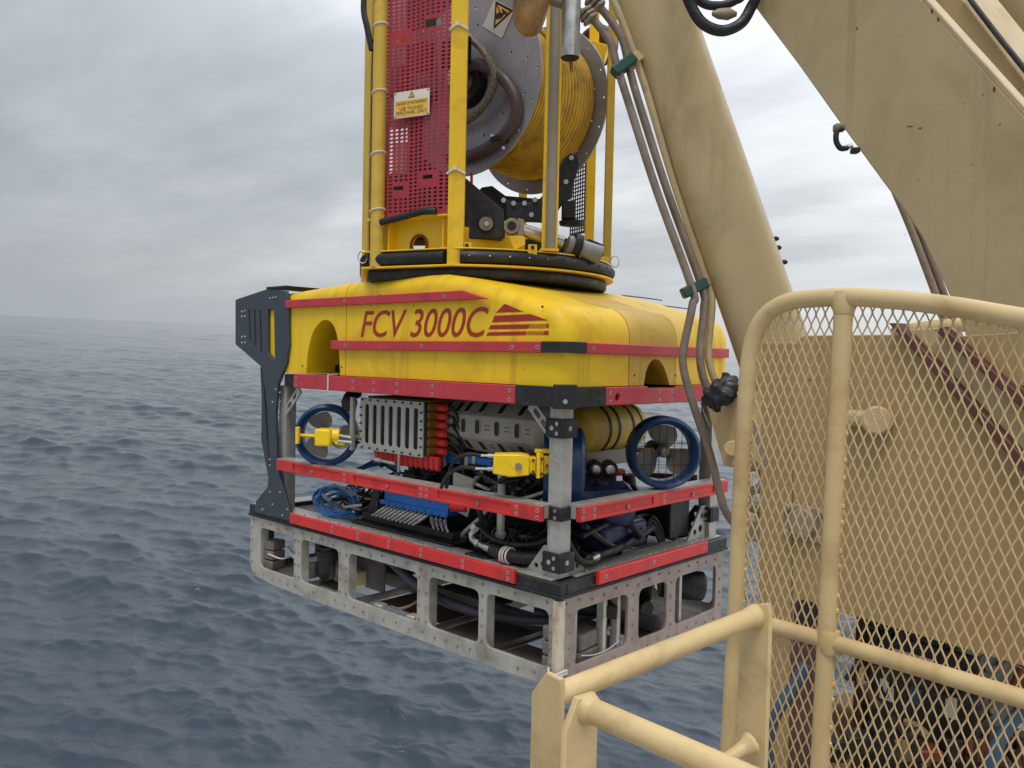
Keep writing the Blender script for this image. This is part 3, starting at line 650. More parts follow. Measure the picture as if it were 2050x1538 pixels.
part('lettering', g, M['ink'], rov, smooth=0, label='dark red lettering FCV 3000C')
g = G()
for s_ in ([(215, 290), (232, 290), (358, 345), (157, 352)], [(145, 375), (410, 362), (538, 408), (127, 423)], [(118, 443), (402, 436), (388, 470), (103, 474)], [(100, 495), (380, 488), (370, 517), (85, 521)], [(512, 486), (543, 485), (543, 515), (503, 516)], [(532, 432), (543, 432), (543, 465), (524, 466)]):
    q = [on(x, y, 'y', -.0015) for x, y in Z4(s_)]; g.prism(q, (0, .0012, 0))
for i in range(14):
    x = 402 + i * 9.3; g.prism([on(a, b_, 'y', -.0015) for a, b_ in Z4([(x + 4, 435), (x + 8, 435), (x - 8, 468), (x - 12, 468)])], (0, .0012, 0))
for i in range(14):
    x = 384 + i * 9.3; g.prism([on(a, b_, 'y', -.0015) for a, b_ in Z4([(x + 4, 488), (x + 8, 488), (x - 8, 516), (x - 12, 516)])], (0, .0012, 0))
part('stripe_logo', g, M['ink'], rov, smooth=0, label='dark red striped arrow mark')
g = G()
for i, (x, y) in enumerate(((-1.0, .45), (-.86, .62), (-.72, .80), (-.6, 1.05), (-.5, 1.3))):
    pass
for pl_ in ([(1020, 565), (1040, 566), (1068, 573), (1100, 576), (1120, 579)], [(1086, 586), (1110, 590), (1140, 593), (1160, 594), (1185, 598)], [(1245, 592), (1290, 597), (1325, 602)], [(1305, 610), (1345, 615), (1378, 619)]):
    P_ = []
    for x, y in pl_:
        best = None
        for xx in np.linspace(-1.0, -.22, 60):
            z_ = TOPZ - .02 - (xx + .9) * .293; c_ = on(x, y, 'z', z_ + .0); e_ = abs(c_.x - xx)
            if best is None or e_ < best[0]: best = (e_, c_)
        P_.append(best[1] + V((0, 0, .002)))
    part('moulding_line', G().tube(P_, .005, 5), M['maroon'], rov)
part('lifting_handle', G().tube(spl([(-2.42, .5, 1.76), (-2.38, .5, 1.81), (-2.28, .52, 1.835), (-1.95, .58, 1.84), (-1.85, .6, 1.82), (-1.8, .6, 1.77)]), .032, 12), M['rubber'], rov)
g = G()
for (x, y) in ((606, 733), (684, 735), (680, 690)): g.bolt(on(x, y, 'y', 0), (0, -1, 0), .009, .003, 8)
for (x, y) in ((1270, 752), (1352, 752)): g.bolt(on(x, y, 'x', 0), (1, 0, 0), .009, .003, 8)
part('float_bolts', g, M['rust'], rov, kind='stuff')
part('arch_bracket', G().box((-2.47, .25, 1.17), (-2.3, .3, 1.22)), M['dark'], rov, bev=.004)

# --- thrusters: duct, three blades, hub, grille, motor
def thruster_meshes():
    R0, LN = .228, .17
    duct = G().lathe((0, 0, -LN / 2), (0, 0, 1), [(0, R0 - .012), (.0, R0 - .03), (.03, R0 - .050), (LN - .06, R0 - .052), (LN - .02, R0 - .044), (LN, R0 - .022), (LN - .012, R0 - .004), (LN - .04, R0), (.03, R0)], 48, closed=True)
    bl = G(); n, mseg = 9, 7; rows = []
    for i in range(n):
        r = .03 + (R0 - .056 - .03) * i / (n - 1); t = i / (n - 1)
        half = R_(38) * (0.45 + .75 * math.sin(math.pi * min(1, t * .62 + .12))) * (1 - .25 * t * t)
        row = []
        for j in range(mseg):
            u = -1 + 2 * j / (mseg - 1); a = half * u + .30 * t; zt = -u * (.034 - .014 * t) - .008 * (1 - u * u)
            row.append(V((r * math.cos(a), r * math.sin(a), zt)))
        rows.append(row)
    k = [p for row in rows for p in row]; nn = len(k); bl.v += k + [p + V((0, 0, .006)) for p in k]
    for i in range(n - 1):
        for j in range(mseg - 1):
            a = i * mseg + j; bl.f.append((a, a + 1, a + mseg + 1, a + mseg)); bl.f.append((nn + a, nn + a + mseg, nn + a + mseg + 1, nn + a + 1))
    bd = [i for i in range(mseg)] + [i * mseg + mseg - 1 for i in range(1, n)] + [(n - 1) * mseg + j for j in range(mseg - 2, -1, -1)] + [i * mseg for i in range(n - 2, 0, -1)]
    for a, b_ in zip(bd, bd[1:] + bd[:1]): bl.f.append((a, nn + a, nn + b_, b_))
    hub = G().lathe((0, 0, -.06), (0, 0, 1), [(0, .02), (.02, .034), (.09, .034), (.115, .025), (.125, .008)], 16)
    gr = G(); Ri = R0 - .05
    for q in np.linspace(-.8, .8, 7):
        h = math.sqrt(1 - q * q) * Ri
        gr.cyl((q * Ri, -h, .088), (q * Ri, h, .088), .0022, n=5)
    for q in (-.4, .35):
        h = math.sqrt(1 - q * q) * Ri; gr.cyl((-h, q * Ri, .090), (h, q * Ri, .090), .0022, n=5)
    sp = G().cyl((-R0 + .02, 0, -.10), (R0 - .02, 0, -.10), .014, n=8)
    mo = G().lathe((0, 0, -.28), (0, 0, 1), [(0, .03), (.01, .05), (.15, .05), (.17, .04), (.2, .035)], 16)
    return [mesh_of(x, nm) for x, nm in ((duct, 'thruster'), (bl, 'blade'), (hub, 'hub'), (gr, 'grille'), (sp, 'strut'), (mo, 'motor'))]
TM = thruster_meshes(); TB = None
def thruster(pos, normal, spin, grille=True, motor='back', label=None, long=1.0):
    n_ = V(normal).normalized(); up = V((0, 0, 1)); x = up.cross(n_).normalized(); y = n_.cross(x); rot = Mx((x, y, n_ * long)).transposed()
    d = link('thruster', TM[0], M['blue'], rov, loc=V(pos), rot=rot, label=label)
    for k in range(3):
        b_ = link('blade', TM[1], M['blade']); b_.parent = d; b_.matrix_local = Euler((0, 0, R_(spin + 120 * k))).to_matrix().to_4x4()
    h = link('hub', TM[2], M['blade']); h.parent = d
    if grille: q = link('grille', TM[3], M['ink_black']); q.parent = d
    if motor == 'back':
        q = link('strut', TM[4], M['cage_tan']); q.parent = d
        q = link('motor', TM[5], M['dark']); q.parent = d
    return d
t1 = thruster(dep(655, 871, 6.16), (.68, -.73, .02), 100, grille=False, motor=None, label='blue ducted thruster near the tail with a yellow motor in front')
t2 = thruster(dep(1327, 905, 5.30), (.74, -.67, .0), 78, label='blue ducted thruster at the front with a wire grille')
t3 = thruster(dep(1127, 931, 5.04), (.74, .66, 0), 20, motor='back', long=1.4, label='blue ducted thruster seen edge-on behind the near corner post')
t4 = thruster((-2.45, 1.55, .80), (-.7, -.7, 0), 50, motor='back')
# the tail thruster's yellow motor sits on the near side of its duct
def yel(name, g, bev=.006, m='motor'): return part(name, g, M[m], rov, bev=bev)
Q = dep(650, 875, 5.95); RT = CM @ V((1, 0, 0)); UPV = V((0, 0, 1)); FW = CM @ V((0, 0, -1)); FW.z = 0; FW.normalize(); RT.z = 0; RT.normalize()
mb = part('thruster_motor', G().obox(Q, RT * .058, UPV * .060, FW * .07), M['motor'], rov, bev=.014)
g = G().cyl(Q + RT * .05 + UPV * .01, Q + RT * .11 + UPV * .01, .05, n=14).cyl(Q + RT * .08 - UPV * .035 - FW * .03, Q + RT * .15 - UPV * .045 - FW * .03, .014, n=8); sub('gear_flange', g, M['motor'], mb, bev=.004)
g = G().cyl(Q + RT * .09 + UPV * .02 - FW * .03, Q + RT * .19 - FW * .02, .014, n=8).cyl(Q + RT * .1 - UPV * .02 - FW * .05, Q + RT * .2 - UPV * .03 - FW * .04, .012, n=8); sub('fitting', g, M['steel'], mb)
g = G().cyl(Q - RT * .05 + FW * .04, Q - RT * .215 + FW * .10, .012, n=8).obox(Q - RT * .21 + FW * .08, RT * .012, UPV * .06, FW * .03); sub('arm', g, M['motor'], mb, bev=.003)
g = G().obox(Q + RT * .18 + FW * .1, RT * .14, UPV * .010, FW * .012); sub('arm', g, M['motor'], mb, bev=.003)
# motor with gearbox in front of the near corner thruster
Q = dep(1022, 929, 4.78)
mg = part('thruster_motor', G().prism([Q + RT * a + UPV * b_ - FW * .06 for a, b_ in ((-.100, -.050), (-.095, .058), (.06, .062), (.108, .055), (.108, -.056), (.0, -.068))], FW * .12), M['motor'], rov, bev=.008, label='bright yellow thruster motor and gearbox behind the near post')
g = G().obox(Q + RT * .125 - UPV * .0, RT * .018, UPV * .045, FW * .045).obox(Q + RT * .158, RT * .012, UPV * .072, FW * .06).obox(Q + RT * .178, RT * .006, UPV * .066, FW * .055)
sub('gear_flange', g, M['motor'], mg, bev=.004)
g = G().prism([Q + RT * a + UPV * b_ - FW * .035 for a, b_ in ((.184, .055), (.245, .045), (.245, -.02), (.215, -.045), (.184, -.055))], FW * .07)
g.obox(Q + RT * .19 + UPV * .078, RT * .055, UPV * .012, FW * .03)
sub('gearbox', g, M['motor'], mg, bev=.008)
sub('mount_plate', G().obox(Q + RT * .252 - UPV * .03, RT * .012, UPV * .082, FW * .04), M['motor'], mg, bev=.003)
g = G().cyl(Q + RT * .045 - UPV * .005 - FW * .06, Q + RT * .045 - UPV * .005 - FW * .075, .020, n=14); sub('cap_screw', g, M['zinc'], mg)
g = G()
for a, b_ in ((.128, .03), (.175, .04), (.205, .0), (.175, -.045), (.128, -.035)): g.cyl(Q + RT * a + UPV * b_ - FW * .03, Q + RT * a + UPV * b_ - FW * .07, .009, n=8)
sub('gear_screws', g, M['rust'], mg, kind='stuff')
for dz, ln in ((.045, .17), (-.03, .2)):
    g = G().cyl(Q - RT * .09 + UPV * dz, Q - RT * .13 + UPV * dz, .014, n=8).cyl(Q - RT * .13 + UPV * dz, Q - RT * ln + UPV * dz, .009, n=8); sub('fitting', g, M['steel'], mg)
    part('hydraulic_hose', G().tube(spl([Q - RT * ln + UPV * dz, Q - RT * (ln + .08) + UPV * (dz + .004), Q - RT * (ln + .16) + UPV * (dz - .05) + FW * .05, Q - RT * (ln + .2) - UPV * .16 + FW * .1]), .012, 8), M['rubber'], rov)

# --- slotted valve pack on the long side
vx0, vx1, vz0, vz1, vy = -1.925, -1.255, .640, 1.003, .10
sl = [slot(vx0 + .075 + i * (vx1 - vx0 - .15) / 6, (vz0 + vz1) / 2, .046, .275) for i in range(7)]
vp = part('valve_pack_cover', G().flat(plate(rr(vx0, vx1, vz0, vz1, .006, 2), sl, .012, .002), YP(vy)), M['panel'], rov, label='light grey cover with seven upright slots')
g = G()
for x in np.linspace(vx0 + .03, vx1 - .03, 8):
    for z in (vz0 + .015, vz1 - .015): g.bolt((x, vy - .006, z), (0, -1, 0), .008, .012)
for z in np.linspace(vz0 + .07, vz1 - .07, 5):
    for x in (vx0 + .014, vx1 - .014): g.bolt((x, vy - .006, z), (0, -1, 0), .008, .012)
sub('cover_bolts', g, M['dark'], vp, kind='stuff')
part('valve_core', G().box((vx0 + .01, vy + .03, vz0 + .01), (vx1 - .012, vy + .05, vz1 - .01)), M['slate'], rov)
part('valve_body', G().box((vx0 + .005, vy + .055, vz0 + .005), (vx1 - .006, vy + .40, vz1 + .01)), M['ochre'], rov, bev=.006)
g = G()
for i in range(6): g.box((vx1 - .003, vy + .03, vz0 + .02 + i * .058), (vx1 + .012, vy + .30, vz0 + .062 + i * .058))
part('valve_ribs', g, M['ochre'], rov, bev=.004, kind='stuff')
plug = mesh_of(G().lathe((0, 0, 0), (0, 0, 1), [(0, .025), (.048, .025), (.052, .023), (.080, .022), (.083, .013), (.092, .011)], 14), 'plug')
ROTX = Euler((0, R_(90), 0)).to_matrix(); ROTD = Euler((R_(180), 0, 0)).to_matrix()
for i in range(6): link('red_plug', plug, M['red'], rov, loc=V((vx1 + .01, vy + .12, vz0 + .035 + i * .058)), rot=ROTX)
for i in range(6):
    p = V((vx1 + .10, vy + .12, vz0 + .035 + i * .058)); part('plug_cable', G().tube(spl([p - V((.008, 0, 0)), p + V((.04, .0, .004)), p + V((.09, .02, -.03 - .01 * i)), p + V((.10, .06, -.14))], 5), .009, 7), M['rubber'], rov)
for i in range(13): link('red_plug', plug, M['red'], rov, loc=V((vx0 + .10 + i * .052, vy + .08, vz0 + .004)), rot=ROTD)
for i in range(5): link('red_plug', plug, M['red'], rov, loc=V((vx1 - .24 + i * .057, vy + .16, vz0 - .01)), rot=ROTD)
g = G().box((-2.03, .08, .62), (-1.995, .11, 1.0)); part('side_strut', g, M['panel'], rov, bev=.004)
part('steel_fitting', G().cyl((-1.78, .09, .585), (-1.52, .09, .575), .013, n=10).cyl((-1.73, .09, .583), (-1.67, .09, .581), .019, n=10).cyl((-1.5, .1, .64), (-1.5, .1, .52), .010, n=8), M['steel'], rov)

# --- slotted grey shroud (octagonal)
def shroud():
    c = V((-.82, .40, .862)); r0, r1 = .275, .215; n = 8; xs = [-1.30, -1.265, -.985, -.42, -.33]; rs = [.125, .160, .184, .184, .125]
    g = G(); k = 0
    for x, r in zip(xs, rs):
        for i in range(n):
            t = 2 * math.pi * (i + .5) / n; g.v.append(V((x, c.y + r * math.cos(t), c.z + r * math.sin(t))))
    for j in range(len(xs) - 1):
        for i in range(n): a = j * n; i2 = (i + 1) % n; g.f.append((a + i, a + i2, a + n + i2, a + n + i))
    g.f.append(tuple(range(n))); g.f.append(tuple((len(xs) - 1) * n + i for i in range(n - 1, -1, -1)))
    t_ = part('electronics_shroud', g, M['tank'], rov, bev=.008, label='beige-grey eight-sided shroud with dark slots'); 
    # slots on the faces that look outwards: recessed dark pockets framed by a raised lip
    lip = G(); dk = G(); mk = G()
    for i in (2, 3, 4, 5):
        t0, t1_ = 2 * math.pi * (i + .5) / n, 2 * math.pi * (i + 1.5) / n
        for jx, sx_ in ((0, (-1.235, -1.11, -1.02)), (1, (-.89, -.72, -.55))):
            for x in sx_:
                r = .184 if x > -.985 else .160 + (.184 - .160) * (x + 1.265) / .28
                A = V((x, c.y + r * math.cos(t0), c.z + r * math.sin(t0))); B = V((x, c.y + r * math.cos(t1_), c.z + r * math.sin(t1_)))
                m_ = (A + B) / 2; e = (B - A).normalized(); nr = V((0, m_.y - c.y, m_.z - c.z)).normalized(); nr = (nr - e * nr.dot(e)).normalized()
                me = plate(slot(0, 0, .050, .098), [slot(0, 0, .040, .088)], .006, 0); lip.flat(me, lambda q: m_ + V((1, 0, 0)) * q[0] + e * q[1] + nr * (q[2] + .001))
                me = plate(slot(0, 0, .040, .088), [], .003, 0); dk.flat(me, lambda q: m_ + V((1, 0, 0)) * q[0] + e * q[1] + nr * (q[2] + .0005))
                if i in (3, 4):
                    for q in (-.012, .012): mk.obox(m_ + V((.085, 0, 0)) + e * q + nr * .001, V((.02, 0, 0)), e * .0025, nr * .001)
    sub('slot_lips', lip, M['tank'], t_, kind='stuff'); sub('slots', dk, M['ink_black'], t_, kind='stuff'); sub('printed_marks', mk, M['ink_black'], t_, kind='stuff')
shroud()
part('shroud_cradle', G().box((-1.25, .28, .60), (-.25, .34, .66)), M['blue_box'], rov, bev=.004)
for x in (-1.27, -1.05, -.98): part('cradle_bracket', G().box((x, .272, .575), (x + .03, .30, .675)), M['panel'], rov, bev=.003)
# --- yellow pressure vessel with dark straps
A_, B_ = dep(1150, 860, 5.45), dep(1262, 852, 6.15)
ax_ = (B_ - A_).normalized(); L_ = (B_ - A_).length
pv = part('pressure_vessel', G().lathe(A_ - ax_ * .1, ax_, [(0, .05), (.02, .12), (.06, .165), (.12, .172), (L_, .172), (L_ + .06, .16), (L_ + .11, .11), (L_ + .13, .03)], 28), M['cage_tan'], rov, label='yellow pressure vessel with dark straps under the floats')
for t in (.2, .36, .62, .8):
    sub('strap', G().lathe(A_ + ax_ * L_ * t, ax_, [(0, .170), (0, .178), (.028 if t < .7 else .012, .178), (.028 if t < .7 else .012, .170)], 28, closed=True), M['dark' if t < .5 else 'rust'], pv)
# --- blue manifold with its fittings on a black tray
part('tray', G().box((-2.03, .20, .115), (-1.07, .215, .165)).box((-2.03, .2155, .115), (-1.07, .60, .125)).box((-1.085, .2155, .1255), (-1.07, .60, .165)), M['black'], rov, bev=.004)
part('tray_stand', G().prism([(-2.0, .23, .126), (-1.9, .23, .126), (-1.86, .23, .42), (-1.92, .23, .42)], (0, .012, 0)), M['black'], rov)
part('tray_stand', G().prism([(-2.0, .5, .126), (-1.86, .5, .126), (-1.80, .5, .46), (-1.92, .5, .46)], (0, .012, 0)), M['black'], rov)
mf = part('manifold', G().box((-1.81, .23, .255), (-1.15, .36, .40)).box((-1.84, .215, .248), (-1.14, .2295, .28)), M['blue_box'], rov, bev=.004, label='bright blue manifold block above rows of hose fittings')
g = G()
for i in range(9):
    x = -1.78 + i * .075
    g.box((x, .222, .345), (x + .022, .23, .375)); g.tube([V((x + .011 + .012 * math.cos(t), .218, .36 + .012 * math.sin(t))) for t in np.linspace(0, 6.28, 10)], .003, 5)
    g.cyl((x + .04, .215, .265), (x + .04, .207, .265), .007, n=8)
sub('clips', g, M['blue_box'], mf, kind='stuff')
for i in range(15):
    x = -1.80 + i * .044
    q = [V((x + .02, .25, .25)), V((x - .0, .225, .225)), V((x - .035, .19, .19)), V((x - .07, .17, .165))] if i < 11 else [V((x, .25, .25)), V((x + .03, .21, .23)), V((x + .075, .18, .20)), V((x + .11, .17, .17))]
    fo = part('hose_fitting', G().tube(spl(q, 3), .0085, 7).cyl(q[1], q[2], .0125, n=6), M['steel' if i >= 11 else 'alu'], rov)
part('red_connector', G().cyl((-1.13, .26, .32), (-1.0, .26, .33), .03, n=14).cyl((-1.14, .26, .32), (-1.1, .26, .322), .036, n=6), M['red'], rov, bev=.003)
# --- coil of blue hose and bundles of cables
def coil(c, rx, ry, n, r, m, tilt, name='hose_coil', jit=.02):
    pts = []
    for i in range(n * 18 + 1):
        t = 2 * math.pi * i / 18; k = i / 18
        pts.append(V(c) + V((rx * (1 + jit * math.sin(k * 2.1)) * math.cos(t), ry * (1 + jit * math.cos(k * 1.3)) * math.sin(t), .012 * math.sin(k * 5) + tilt * (-.68 * math.cos(t) + .73 * math.sin(t)))))
    part(name, G().tube(pts, r, 7), m, rov)
coil((-2.40, .24, .19), .19, .11, 6, .0085, M['blue_hose'], .075, jit=.28)
coil((-2.34, .25, .17), .15, .09, 3, .0085, M['blue_hose'], .05, jit=.3)
coil((-2.55, .72, .30), .16, .20, 3, .011, M['blue_hose'], .10, jit=.1)
coil((-2.15, .5, .16), .24, .2, 3, .014, M['rubber'], .04)
def clutter(n, x0, x1, y0, y1, z0, z1, r0, r1, ms, seed, name='cable'):
    rd = random.Random(seed)
    for i in range(n):
        p = V((rd.uniform(x0, x1), rd.uniform(y0, y1), rd.uniform(z0, z1))); q = V((rd.uniform(x0, x1), rd.uniform(y0, y1), rd.uniform(z0, z1)))
        a = p.lerp(q, .33) + V((rd.uniform(-.12, .12), rd.uniform(-.1, .1), rd.uniform(-.14, .04))); b_ = p.lerp(q, .66) + V((rd.uniform(-.12, .12), rd.uniform(-.1, .1), rd.uniform(-.14, .04)))
        for v_ in (p, a, b_, q): v_.z = max(z0, v_.z)
        part(name, G().tube(spl([p, a, b_, q], 7), rd.uniform(r0, r1), 7), M[rd.choice(ms)], rov)
clutter(26, -2.5, -1.85, .22, .9, .12, .40, .008, .018, ['rubber', 'rubber', 'rubber', 'alu', 'dark'], 3)
clutter(22, -1.95, -1.2, .22, .8, .42, .62, .007, .015, ['rubber', 'rubber', 'dark', 'alu', 'rubber'], 5)
clutter(26, -1.15, -.2, .16, .8, .11, .56, .009, .022, ['rubber', 'rubber', 'dark', 'rubber', 'dark', 'alu'], 8)
clutter(14, -.5, -.08, .3, 1.5, .11, .34, .01, .024, ['rubber', 'dark', 'rubber', 'rubber'], 9)
clutter(12, -2.15, -1.9, .2, .7, .45, 1.0, .007, .014, ['rubber', 'dark'], 12)
clutter(24, -1.2, -.25, .2, .5, .44, .66, .006, .016, ['rubber', 'dark', 'rubber', 'rubber', 'alu'], 15)
clutter(22, -2.6, -2.0, .15, .6, .10, .26, .006, .014, ['rubber', 'dark', 'rubber', 'alu'], 17)
clutter(16, -.95, -.2, .14, .45, .10, .30, .005, .012, ['rubber', 'alu', 'rubber', 'dark'], 19)
clutter(12, -1.9, -1.25, .2, .5, .55, .66, .004, .008, ['alu', 'rubber', 'steel'], 21)
# dark units filling the heart of the machine
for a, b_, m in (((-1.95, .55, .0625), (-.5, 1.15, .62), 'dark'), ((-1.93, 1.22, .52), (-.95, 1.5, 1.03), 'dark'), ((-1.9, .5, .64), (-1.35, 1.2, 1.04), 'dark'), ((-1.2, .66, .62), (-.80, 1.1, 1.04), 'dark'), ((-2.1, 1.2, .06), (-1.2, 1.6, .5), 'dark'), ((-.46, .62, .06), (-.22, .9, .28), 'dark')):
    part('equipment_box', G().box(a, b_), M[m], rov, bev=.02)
part('equipment_box', G().box((-.42, 1.28, .12), (-.12, 1.52, .42)), M['black'], rov, bev=.01, label='black upright box at the front right')
part('box_leg', G().box((-.2, 1.38, .094), (-.16, 1.42, .125)), M['black'], rov)
part('grey_bracket', G().prism([V((-1.13, .26, .30)), V((-1.0, .26, .27)), V((-.97, .26, .36)), V((-.94, .26, .52)), V((-1.14, .26, .55))], (0, .012, 0)), M['panel'], rov)
# vertical grey pipe, elbow fitting with black hose
part('riser_pipe', G().cyl((-.66, .22, .20), (-.66, .22, .64), .026, n=12).cyl((-.66, .22, .18), (-.66, .22, .23), .034, n=12), M['alu'], rov)
ef = part('elbow_fitting', G().tube(spl([(-.78, .12, .235), (-.80, .11, .215), (-.78, .10, .185), (-.70, .09, .165), (-.60, .085, .155)]), .021, 10).cyl((-.655, .088, .16), (-.60, .085, .155), .028, n=12).cyl((-.74, .093, .172), (-.71, .091, .168), .030, n=6).cyl((-.79, .115, .24), (-.77, .125, .27), .03, n=6), M['steel'], rov)
part('hydraulic_hose', G().tube(spl([(-.60, .085, .155), (-.45, .08, .145), (-.3, .10, .155), (-.16, .2, .2)]), .038, 12), M['rubber'], rov)
part('hydraulic_hose', G().tube(spl([(-.78, .14, .27), (-.66, .13, .215), (-.5, .12, .2), (-.3, .16, .23), (-.2, .3, .3)]), .018, 10), M['rubber'], rov)
g = G()
for x in (-.49, -.47, -.445): g.tube([V((x, .08 + .045 * math.cos(t), .146 + .045 * math.sin(t))) for t in np.linspace(0, 6.283, 18)], .006, 6)
part('hose_tie', g, M['white'], rov, kind='stuff')
part('pink_tape', G().cyl((-.51, .06, .118), (-.47, .062, .118), .018, n=10), mat('pink tape', lin((226, 70, 130)), .5), rov)
# front bay: blue dome housings, lamps, hoses
g = G().lathe(dep(1210, 1012, 5.25), (RT + FW * .2), [(-.22, .12), (-.2, .155), (.12, .155), (.16, .13), (.19, .06)], 8); part('blue_housing', g, M['navy'], rov, bev=.006, label='navy blue faceted housing in the front bay')
g = G().lathe((-.52, .98, .35), (1, .15, 0), [(-.2, .14), (.0, .145), (.06, .12), (.08, .05)], 20); part('grey_housing', g, M['panel'], rov)
part('navy_frame', G().box((-.55, .55, .13), (-.12, 1.02, .30)), M['navy'], rov, bev=.03)
for x, y in ((1193, 940), (1222, 940)):
    c = dep(x, y, 5.3); hb = part('lamp', G().cyl(c + FW * .14, c, .05, n=16), M['dark'], rov, bev=.008); sub('lens', G().lathe(c - FW * .002, -FW, [(0, .034), (.008, .028), (.012, .012)], 14), M['steel'], hb)
part('lamp_bracket', G().obox(dep(1195, 965, 5.45), RT * .12, UPV * .05, FW * .06), M['maroon'], rov, bev=.01)
part('front_beam', G().bar(dep(1160, 922, 5.4), dep(1300, 905, 5.9), .05, .10), M['tank'], rov, bev=.008)
part('front_red_bar', G().bar(dep(1290, 952, 6.4), dep(1392, 958, 5.9), .04, .05), M['maroon_bar'], rov, bev=.004)
part('front_red_bar', G().bar(dep(1250, 945, 5.7), dep(1180, 948, 5.6), .05, .045), M['red'], rov, bev=.01)
part('front_leg', G().tube(spl([dep(1258, 950, 5.6), dep(1262, 975, 5.6), dep(1272, 990, 5.55), dep(1275, 1000, 5.5)]), .045, 10), M['dark'], rov)
part('front_hose', G().tube(spl([(-.10, .16, .30), (-.05, .2, .19), (-.04, .28, .145), (-.05, .36, .15)]), .020, 10), M['rubber'], rov)
hf = part('front_hose', G().tube(spl([(-.08, .40, .15), (-.09, .6, .16), (-.12, .85, .18), (-.15, 1.1, .22)]), .026, 10), M['rubber'], rov); sub('ferrule', G().cyl((-.055, .33, .15), (-.08, .42, .152), .030, n=14), M['steel'], hf)
g = G()
for i in range(4): g.tube(spl([(-.2, 1.02 + .03 * i, .10), (-.18, 1.06 + .03 * i, .22 + .02 * i), (-.16, 1.14 + .03 * i, .20), (-.15, 1.2 + .02 * i, .11)]), .009, 6)
part('cable_bundle', g, M['rubber'], rov, kind='stuff')
part('hanging_lamp', G().lathe((-2.13, .15, .96), (0, 0, 1), [(-.07, .02), (-.06, .05), (0, .06), (.05, .04), (.07, .02)], 14), M['black'], rov)
part('hanging_lamp', G().lathe((-2.28, .3, 1.02), (0, 0, 1), [(-.05, .03), (-.03, .06), (.03, .06)], 14), M['dark'], rov)

# ------------------------------------------------------------------ the tether cage standing on the vehicle
TC = V((-1.6, .9, 0)); ZF = 1.872
cage = thing('tether_cage', 'tall yellow steel cage with a tether drum, docked on top of the yellow underwater vehicle', 'tether cage', (TC.x, TC.y, 1.82))
def cpt(a, r=1.0, z=0): return V((TC.x + r * math.cos(R_(a)), TC.y + r * math.sin(R_(a)), z))
AA, AB, AC = 306.5, 265.5, 201.0            # corners of the two flats
def ring(r, z, step=6):
    k = r / 1.0
    return [cpt(a, r, z) for a in np.linspace(AA, AC + 360, 44)] + [cpt(AB, r * 1.0, z)]
def ring_solid(r, z0, z1): return G().prism(ring(r, z0), (0, 0, z1 - z0))
part('base_plate', ring_solid(1.005, ZF - .004, ZF + .008), M['cage'], cage, bev=.003)
part('upper_plate', ring_solid(.985, ZF + .105, ZF + .115), M['cage'], cage, bev=.003)
part('base_drum', ring_solid(.93, ZF + .0085, ZF + .1045), M['cage_tan'], cage)
part('docking_skirt', ring_solid(.955, ZF - .075, ZF - .005), M['rubber'], cage, bev=.02)
def bumper(pts, name='bumper_tube'):
    b_ = part(name, G().tube(pts, .043, 14), M['rubber'], cage, bev=.0)
    return b_
zb = ZF + .056
arc = [cpt(a, .972, zb) for a in np.linspace(AA + 2.5, AC + 360, 60)]
b_ = bumper(arc); g = G(); g2 = G()
for a in np.linspace(AA + 6, AA + 100, 14):
    p = cpt(a, 1.012, zb + .006); n_ = (p - V((TC.x, TC.y, zb))).normalized(); g.cyl(p - n_ * .012, p + n_ * .0035, .012, n=10)
    if a < AA + 35: g2.cyl(p - n_ * .01, p + n_ * .0045, .006, n=8)
sub('bolt_recesses', g, M['ink_black'], b_, kind='stuff'); sub('bolt_heads', g2, M['steel'], b_, kind='stuff')
pA, pB, pC = cpt(AA, .965, 0), cpt(AB, .965, 0), cpt(AC, .965, 0)
dAB = (pB - pA).normalized(); nAB = V((dAB.y, -dAB.x, 0)); nAB = nAB if nAB.dot(CAM - pA) > 0 else -nAB
zz = V((0, 0, 1))
b_ = bumper([pA + dAB * .06 + zz * zb, pB - dAB * .065 + zz * zb]); g = G()
for t in (.12, .33, .47, .60, .82):
    p = (pA + dAB * .06).lerp(pB - dAB * .065, t) + zz * (zb + .006) + nAB * .041; g.cyl(p - nAB * .012, p + nAB * .002, .012, n=10)
sub('bolt_recesses', g, M['ink_black'], b_, kind='stuff')
dBC = (pC - pB).normalized(); nBC = V((dBC.y, -dBC.x, 0)); nBC = nBC if nBC.dot(pB - V((TC.x, TC.y, 0))) > 0 else -nBC
bumper([pB + dBC * .05 + zz * zb, pC - dBC * .05 + zz * zb])
ZT = 4.3
# main post: angle section between flat and curve
P0 = cpt(AA, .985, 0); eu = dAB; ev = -nAB
def upright(p, prof, z0, z1, m='cage', bev=.004, name='upright'):
    return part(name, G().prism([V((p.x + a * eu.x + b_ * ev.x, p.y + a * eu.y + b_ * ev.y, z0)) for a, b_ in prof], (0, 0, z1 - z0)), M[m], cage, bev=bev)
rad = (P0 - V((TC.x, TC.y, 0))).normalized(); tg = V((-rad.y, rad.x, 0))
g = G().prism([P0 + q + zz * (ZF + .008) for q in (eu * .048, eu * .048 - nAB * .012, eu * .006 - nAB * .012, tg * .058 - rad * .03 - nAB * .01, tg * .060 - rad * .02, V((0, 0, 0)))], (0, 0, ZT - ZF))
mp_ = part('upright', g, M['cage'], cage, bev=.003)
g = G()
for z in (2.06, 2.62, 2.78, 3.3): g.prism([P0 + q + zz * z for q in (eu * .03 - nAB * .013, tg * .056 - rad * .03 - nAB * .012, tg * .04 - rad * .09, eu * .03 - rad * .09)], (0, 0, .008))
sub('stiffener', g, M['cage'], mp_, kind='stuff')
P1 = cpt(AB, .965, 0) + dAB * -.085
